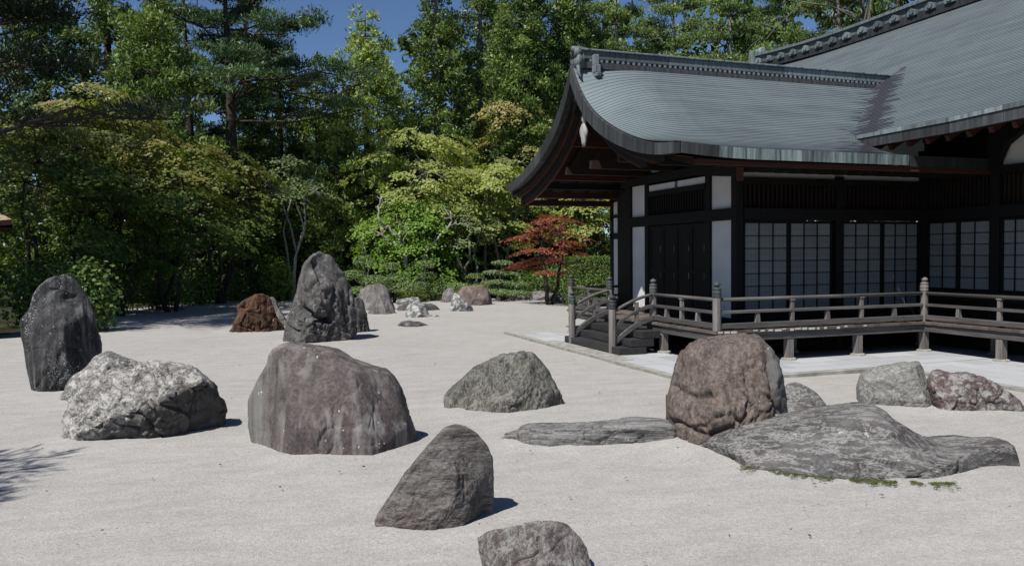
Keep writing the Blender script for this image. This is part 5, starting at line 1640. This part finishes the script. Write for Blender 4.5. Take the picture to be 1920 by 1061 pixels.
T(maple, 'maple_tree', 'slim light-green young maple right of the tallest rock', 'tree', MG, 10.01, 40.5, 'p', 'bright', 246, h=4.0, r=1.3, stems=2, sprays=16, per=140, base=.45, sprad=.7, leaf=.13, toptint=.7, lowtint=.5, trunk_r=.05)
T(maple, 'red_maple', 'small dark red maple between bank and hall', 'tree', None, 22.44, 38.5, 'd', 'mapleR', 247, h=4.35, r=1.9, stems=3, sprays=46, per=210, base=.33, sprad=.85, thick=.09, leaf=.11, toptint=.5, lowtint=.5, tiltamt=.22, droop=.12)
T(maple, 'maple_tree', 'light-green maple right behind the red one', 'tree', MG, 25.40, 47, 'g', 'mapleY', 248, h=6.4, r=2.6, sprays=56, per=160, base=.35, toptint=.5, lowtint=.35)
T(maple, 'maple_tree', 'light green maple showing between the hedge and the hall wall', 'tree', MG, 26.99, 50, 'g', 'mapleY', 259, h=7.0, r=3.0, sprays=60, per=150, base=.22)
T(maple, 'maple_tree', 'green maple under the far eave corner, behind the red maple', 'tree', MG, 22.63, 50, 'g', 'maple', 249, h=6.8, r=3.0, sprays=56, per=150, base=.32)
T(maple, 'maple_tree', 'green maple with low boughs right of the fir', 'tree', MG, 10.86, 46, 'g', 'maple', 250, h=6.6, r=2.6, sprays=50, per=150, base=.25)
T(maple, 'maple_tree', 'green maple deep in the middle of the far bank', 'tree', MG, 15.95, 50, 'g', 'maple', 251, h=8.5, r=3.6, sprays=62, per=140, base=.25)
T(maple, 'slender_tree', 'thin grey-leaved tree with pale crooked stems left of the fir', 'tree', None, 4.30, 42, 'p', 'grey', 252, h=7.0, r=2.5, stems=4, sprays=34, per=120, base=.62, sprad=.95, leaf=.14, trunk_r=.07)
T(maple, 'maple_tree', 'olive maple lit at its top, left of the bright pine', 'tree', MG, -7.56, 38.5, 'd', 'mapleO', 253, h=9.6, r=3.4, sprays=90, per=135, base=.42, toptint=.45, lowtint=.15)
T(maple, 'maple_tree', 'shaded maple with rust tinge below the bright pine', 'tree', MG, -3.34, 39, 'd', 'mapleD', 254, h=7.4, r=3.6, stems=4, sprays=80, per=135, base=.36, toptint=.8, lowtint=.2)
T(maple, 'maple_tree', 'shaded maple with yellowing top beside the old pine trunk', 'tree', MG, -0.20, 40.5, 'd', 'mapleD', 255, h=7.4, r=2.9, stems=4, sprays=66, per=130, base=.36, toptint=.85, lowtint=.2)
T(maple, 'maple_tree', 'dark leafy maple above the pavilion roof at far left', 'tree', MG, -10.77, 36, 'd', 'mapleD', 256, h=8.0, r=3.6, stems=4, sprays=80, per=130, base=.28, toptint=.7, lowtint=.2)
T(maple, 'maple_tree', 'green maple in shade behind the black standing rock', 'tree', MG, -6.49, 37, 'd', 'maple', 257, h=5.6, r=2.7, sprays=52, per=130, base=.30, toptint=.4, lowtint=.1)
T(maple, 'maple_tree', 'green maple in shade behind the rusty brown rock', 'tree', MG, 2.02, 45, 'd', 'maple', 258, h=5.6, r=2.7, sprays=52, per=130, base=.25, toptint=.4, lowtint=.1)
# gnarled dead limbs before the large maple
def dead(seed, paths, brg, dist, name, label):
    rng = np.random.default_rng(seed)
    m = MB()
    for p, r0 in paths:
        P = np.array(p, float)
        n = len(P)
        Q = np.concatenate([np.linspace(P[i], P[i+1], 4, endpoint=False) for i in range(n-1)]+[P[-1:]])
        Q[1:-1] += rng.normal(0, .045, (len(Q)-2, 3))
        m.tube(Q, np.linspace(r0, r0*.3, len(Q)), 6)
        for k in range(5):
            i = rng.integers(2, len(Q)-1)
            limb(m, Q[i], Q[i]+rng.normal(0, .4, 3)+UP*.2, r0*.35, .008, rng, .1, 4, 4)
    return finish(name, label, 'tree', None, site(brg, dist*1.08), m, None, BK['p'], None, 0.0, 1.08)
dead(260, (([(0, 0, -.1), (.05, 0, 1.6), (-.1, 0, 2.6), (-.75, 0, 3.6), (-1.3, -.2, 3.9), (-1.4, -.2, 4.7), (-1.2, -.2, 5.2)], .11), ([(-.1, 0, 2.6), (-1.0, .1, 3.2), (-1.8, .1, 3.6)], .07), ([(-.5, 0, 3.2), (.1, 0, 3.6), (.15, 0, 4.1)], .07)), 12.25, 40.5, 'dead_tree', 'gnarled bare grey limb rising left of the large maple')
dead(261, (([(0, 0, -.1), (-.1, 0, 1.5), (.2, 0, 2.4), (.9, 0, 3.3), (1.5, 0, 3.9), (1.45, 0, 4.5)], .11), ([(1.45, 0, 3.8), (2.0, 0, 3.85), (2.7, 0, 3.9)], .06)), 13.41, 40.5, 'dead_tree', 'bare curved grey limb forking right before the large maple')
# deep shade trees at the left
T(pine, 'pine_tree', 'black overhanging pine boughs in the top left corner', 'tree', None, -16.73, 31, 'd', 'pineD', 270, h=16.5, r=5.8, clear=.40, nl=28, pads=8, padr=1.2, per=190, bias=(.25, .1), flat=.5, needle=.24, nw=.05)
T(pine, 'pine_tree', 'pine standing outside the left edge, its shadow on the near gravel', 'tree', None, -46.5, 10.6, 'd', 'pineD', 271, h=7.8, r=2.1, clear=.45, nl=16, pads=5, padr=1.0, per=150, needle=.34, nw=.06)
# shrubs
SG = 'shrubs at the edge of the wood'
for i, (b, d, rx, h, lf, lab, n) in enumerate((
    (-8.60, 30, 1.15, 2.5, 'shrub', 'sunlit leafy shrub behind the black standing rock', 1900),
    (-11.34, 31.5, 1.5, 2.4, 'shrub', 'shaded shrub under the pavilion roof', 2200),
    (-4.14, 41, 1.3, 2.0, 'cedar2', 'dark round bush at the wood edge left of the rusty rock', 2600),
    (-1.64, 44, 1.5, 2.2, 'cedar2', 'dark round bush behind the rusty rock', 2600),
    (1.16, 47, 1.6, 2.0, 'cedar2', 'dark bush left of the tallest rock', 2400),
    (3.42, 46, 1.2, 2.6, 'maple', 'leafy green shrub between the dark bush and the tallest rock', 2200),
    (5.91, 47, 1.4, 1.8, 'cedar2', 'low dark bush right behind the tallest rock', 2200),
    (-6.95, 39, 1.4, 2.2, 'cedar2', 'dark bush right of the sunlit shrub', 2200),
    (21.29, 45, 1.6, 1.6, 'shrub', 'low green shrub behind the far edging stones', 2200),
    (23.58, 44, 1.5, 1.9, 'cedar2', 'dark shrub under the red maple', 2200))):
    T(bush, 'shrub', lab, 'shrub', SG, b, d, 'd', lf, 300+i, rx=rx, ry=rx, h=h, n=n, leaf=.15 if i else .17, lobes=7)
CG = 'cloud-clipped garden pines'
cp = [
 ('clipped pine with stacked cushions right of the tallest rock', 9.27, 41.0, [(.0, 0, 1.75, .45, .28), (-.35, .1, 1.15, .6, .28), (.4, -.2, .95, .62, .28), (-.2, -.1, .5, .8, .28)]),
 ('clipped pine with stacked cushions behind the square far rock', 11.35, 41.5, [(-.1, 0, 1.5, .42, .22), (.15, .1, 1.05, .5, .22), (.35, -.2, .62, .75, .28), (-.5, 0, .8, .5, .22)]),
 ('clipped pine with small round head behind the azalea mound', 13.53, 42.5, [(.0, 0, 1.55, .45, .24), (.1, .1, 1.1, .48, .2), (-.2, 0, .7, .5, .2)]),
 ('low clipped pine left of the small upright dark rock', 16.64, 42.5, [(.3, 0, 1.05, .42, .16), (-.4, .1, .62, .62, .2), (.5, -.1, .6, .5, .18), (0, 0, .35, .7, .18)]),
 ('clipped pine of flat tiers above the edging stones', 19.00, 42.0, [(.05, 0, 1.62, .48, .13), (-.3, .1, 1.22, .52, .12), (.35, 0, 1.15, .5, .12), (-.2, -.1, .82, .6, .13), (.6, 0, .72, .65, .13), (-.3, -.2, .42, .7, .16), (.45, -.2, .35, .8, .16)])]
for i, (lab, b, d, pads) in enumerate(cp):
    m, lv = cloud_pine(330+i, pads)
    finish('clipped_pine', lab, 'shrub', CG, site(b, d), m, lv, BK['d'], LF['clip'], 0.0, 1.25)
for i, (lab, b, d, rx, h) in enumerate((('yellow-green azalea mound left of centre on the far bank', 12.47, 42.5, 1.1, .95), ('big rounded azalea mound beside the narrow dark rock', 14.13, 43.0, 1.45, 1.25), ('small azalea mound behind the reddish far boulder', 16.18, 44.0, 1.1, 1.0))):
    T(bush, 'azalea', lab, 'shrub', 'azalea mounds', b, d, 'd', 'azalea' if i == 0 else 'clip', 340+i, rx=rx, ry=rx*.8, h=h, n=3000, leaf=.075, lobes=5, flat=.9)
# clipped hedge
lv = Leaves(350)
n = 5200
for (cx, cy, cz, nx, ny, nz, q) in ((0, -.5, 1.2, 1.05, 0, 1.1, .45), (0, 0, 2.3, 1.05, .5, 0, .25), (-1.05, 0, 1.2, 0, .5, 1.1, .15), (1.05, 0, 1.2, 0, .5, 1.1, .15)):
    k = int(n*q)
    C = np.array([cx, cy, cz])+lv.r.uniform(-1, 1, (k, 3))*np.array([nx, ny, nz])+lv.r.normal(0, .035, (k, 3))
    C[:, 2] += .06*pn(C*2.2)
    Nn = unit(np.array([cx, cy*2, (cz-1.2)])+lv.r.normal(0, .5, (k, 3)))
    lv.put(C, unit(np.cross(Nn, lv.r.normal(size=(k, 3)))), Nn, .09, .055, np.clip(lv.r.normal(.5, .2, k), 0, 1))
core = MB(); core.box(-.98, .98, -.43, .43, .05, 2.22)
hp = site(25.21, 37.5)
hr = empty('clipped_hedge', hp, -math.radians(25.21)*.3)
tag(hr, 'square clipped green hedge beside the hall corner', 'hedge')
core.build('stems', BK['d'], hr)
link('foliage', lv.mesh('foliage'), LF['hedge'], hr)

# the wood behind everything: one mass of foliage nobody could count
lv = Leaves(400)
rw = np.random.default_rng(400)
for k in range(1500):
    b = rw.uniform(-22, 62)
    d = rw.uniform(66, 86)
    px_gap = 5.73 < b < 12.74
    top = 7.0 if px_gap else (13.5 if b < 5.73 else 24)
    if px_gap: top = 6 + 4*abs((b-9.56)/(12.74-5.73))
    z = rw.uniform(0.5, top)
    p = site(b, d)
    s = rw.uniform(1.0, 2.0)
    lv.shell((p[0], p[1], z), (s, s, s*.8), 46, .75, .42, rw.uniform(.1, .6), .15, -.6, .6)
for k in range(420):                  # undergrowth between the trunks
    b = rw.uniform(-20, 36)
    d = rw.uniform(50, 60)
    p = site(b, d)
    s = rw.uniform(.7, 1.3)
    lv.shell((p[0], p[1], rw.uniform(.2, 3.2)), (s, s, s*.8), 60, .40, .24, rw.uniform(.0, .5), .15, -.6, .6)
tag(link('distant_wood', lv.mesh('distant_wood'), LF['cedar2']), 'dark mass of forest filling the background', 'forest', kind='stuff')

# ------------------------------------------------------------------ small buildings in the wood
pv = empty('garden_pavilion', site(-15.43, 30.0), math.radians(12))
tag(pv, 'tan-roofed garden pavilion whose eave corner shows at the left edge', 'pavilion')
def thatch():
    n = N('tan_shingle_roof')
    v = n.coord('Object', (1, 1, 6))
    a = n.noise(v, 6, 6)
    c = n.ramp(a, [(.3, (.20, .155, .10)), (.7, (.36, .29, .20))])
    return n.done(c, .9, n.bump(a, .5, .02), .1)
TH = thatch()
m = MB()
e, zt, ze = 1.72, 5.2, 3.55
ring = [(-e, -e), (e, -e), (e, e), (-e, e)]
for k in range(4):
    a, b = ring[k], ring[(k+1) % 4]
    L = []
    for t in np.linspace(0, 1, 7):
        row = []
        for s in np.linspace(0, 1, 9):
            x = (a[0]*(1-s)+b[0]*s)*(1-t); y = (a[1]*(1-s)+b[1]*s)*(1-t)
            lift = .10*(2*abs(s-.5))**3*(1-t)
            row.append((x, y, ze+(zt-ze)*t**1.2+lift))
        L.append(row)
    m.quadgrid(L)
m.build('roof', TH, pv, smooth=False)
m = MB()
for k in range(4):
    a, b = ring[k], ring[(k+1) % 4]
    L = [[(a[0]*(1-s)+b[0]*s, a[1]*(1-s)+b[1]*s, ze-.16*q+.10*(2*abs(s-.5))**3) for s in np.linspace(0, 1, 9)] for q in (1, 0)]
    m.quadgrid(L)
m.poly([(-e, -e, ze-.16), (e, -e, ze-.16), (e, e, ze-.16), (-e, e, ze-.16)][::-1])
m.build('eave', MAT['wood_red'], pv)
for sx in (-1, 1):
    for sy in (-1, 1):
        boxm('post', MAT['wood_red'], pv, sx*1.2-.07, sx*1.2+.07, sy*1.2-.07, sy*1.2+.07, 0, 3.42)
boxm('wall', MAT['wood_black'], pv, -1.15, 1.15, -1.15, 1.15, 0, 3.2)

sh = empty('storehouse', site(4.30, 58), -math.radians(5))
tag(sh, 'white-walled building glimpsed between the trunks left of the fir', 'building')
boxm('wall', MAT['plaster'], sh, -1.6, 1.6, -1.5, 1.5, 0, 4.6)
m = MB()
m.hexa([(-2.0, -2.1, 4.5), (2.0, -2.1, 4.5), (2.0, 0, 5.6), (-2.0, 0, 5.6), (-2.0, -2.1, 4.65), (2.0, -2.1, 4.65), (2.0, 0, 5.75), (-2.0, 0, 5.75)])
m.hexa([(-2.0, 0, 5.6), (2.0, 0, 5.6), (2.0, 2.1, 4.5), (-2.0, 2.1, 4.5), (-2.0, 0, 5.75), (2.0, 0, 5.75), (2.0, 2.1, 4.65), (-2.0, 2.1, 4.65)])
m.build('roof', MAT['patina_dark'], sh)
boxm('window', MAT['wood_black'], sh, -.6, .6, -1.53, -1.505, 1.2, 2.6)

# ------------------------------------------------------------------ moss, fallen leaves
lv = Leaves(500)
rm = np.random.default_rng(500)
fx, fy, fa, ft, _o = ROCKS['r_fish']
ca, sa = math.cos(fa), math.sin(fa)
for k in range(420):
    u = rm.uniform(-1.15, .95)
    dd = -ft*math.sqrt(max(.05, 1-(u/1.95)**2))*0.97-rm.gamma(1.3, .05)
    if rm.random() < .3*abs(u) or math.sin(u*9)+math.sin(u*23+1)*.7 < -.5: continue
    x, y = fx+u*ca-dd*sa, fy+u*sa+dd*ca
    s = rm.uniform(.012, .035)
    lv.shell((x, y, .036), (s*1.8, s*1.3, s*.5), 45, .011, .007, rm.uniform(.2, .8), .2, -.1, .4)
tag(link('moss', lv.mesh('moss'), leafmat('creeping_moss', (.035, .045, .014), (.075, .092, .026), (.13, .15, .045), .1, .8)), 'bright moss creeping along the foot of the whale-shaped rock', 'moss', kind='stuff')
lv = Leaves(510)
for k in range(260):
    x, y = rm.uniform(-5, 9), rm.uniform(5, 24)
    n1 = unit(UP+rm.normal(0, .35, 3))[None]
    lv.put(np.array([[x, y, .036]]), unit(np.cross(n1, rm.normal(size=(1, 3)))), n1, rm.uniform(.02, .055), rm.uniform(.012, .03), np.array([rm.random()]))
LFD = leafmat('dry_leaf_litter', (.03, .022, .015), (.07, .045, .028), (.12, .075, .04), .1)
tag(link('fallen_leaves', lv.mesh('fallen_leaves'), LFD), 'sparse dry leaf litter scattered over the gravel', 'leaf litter', kind='stuff')
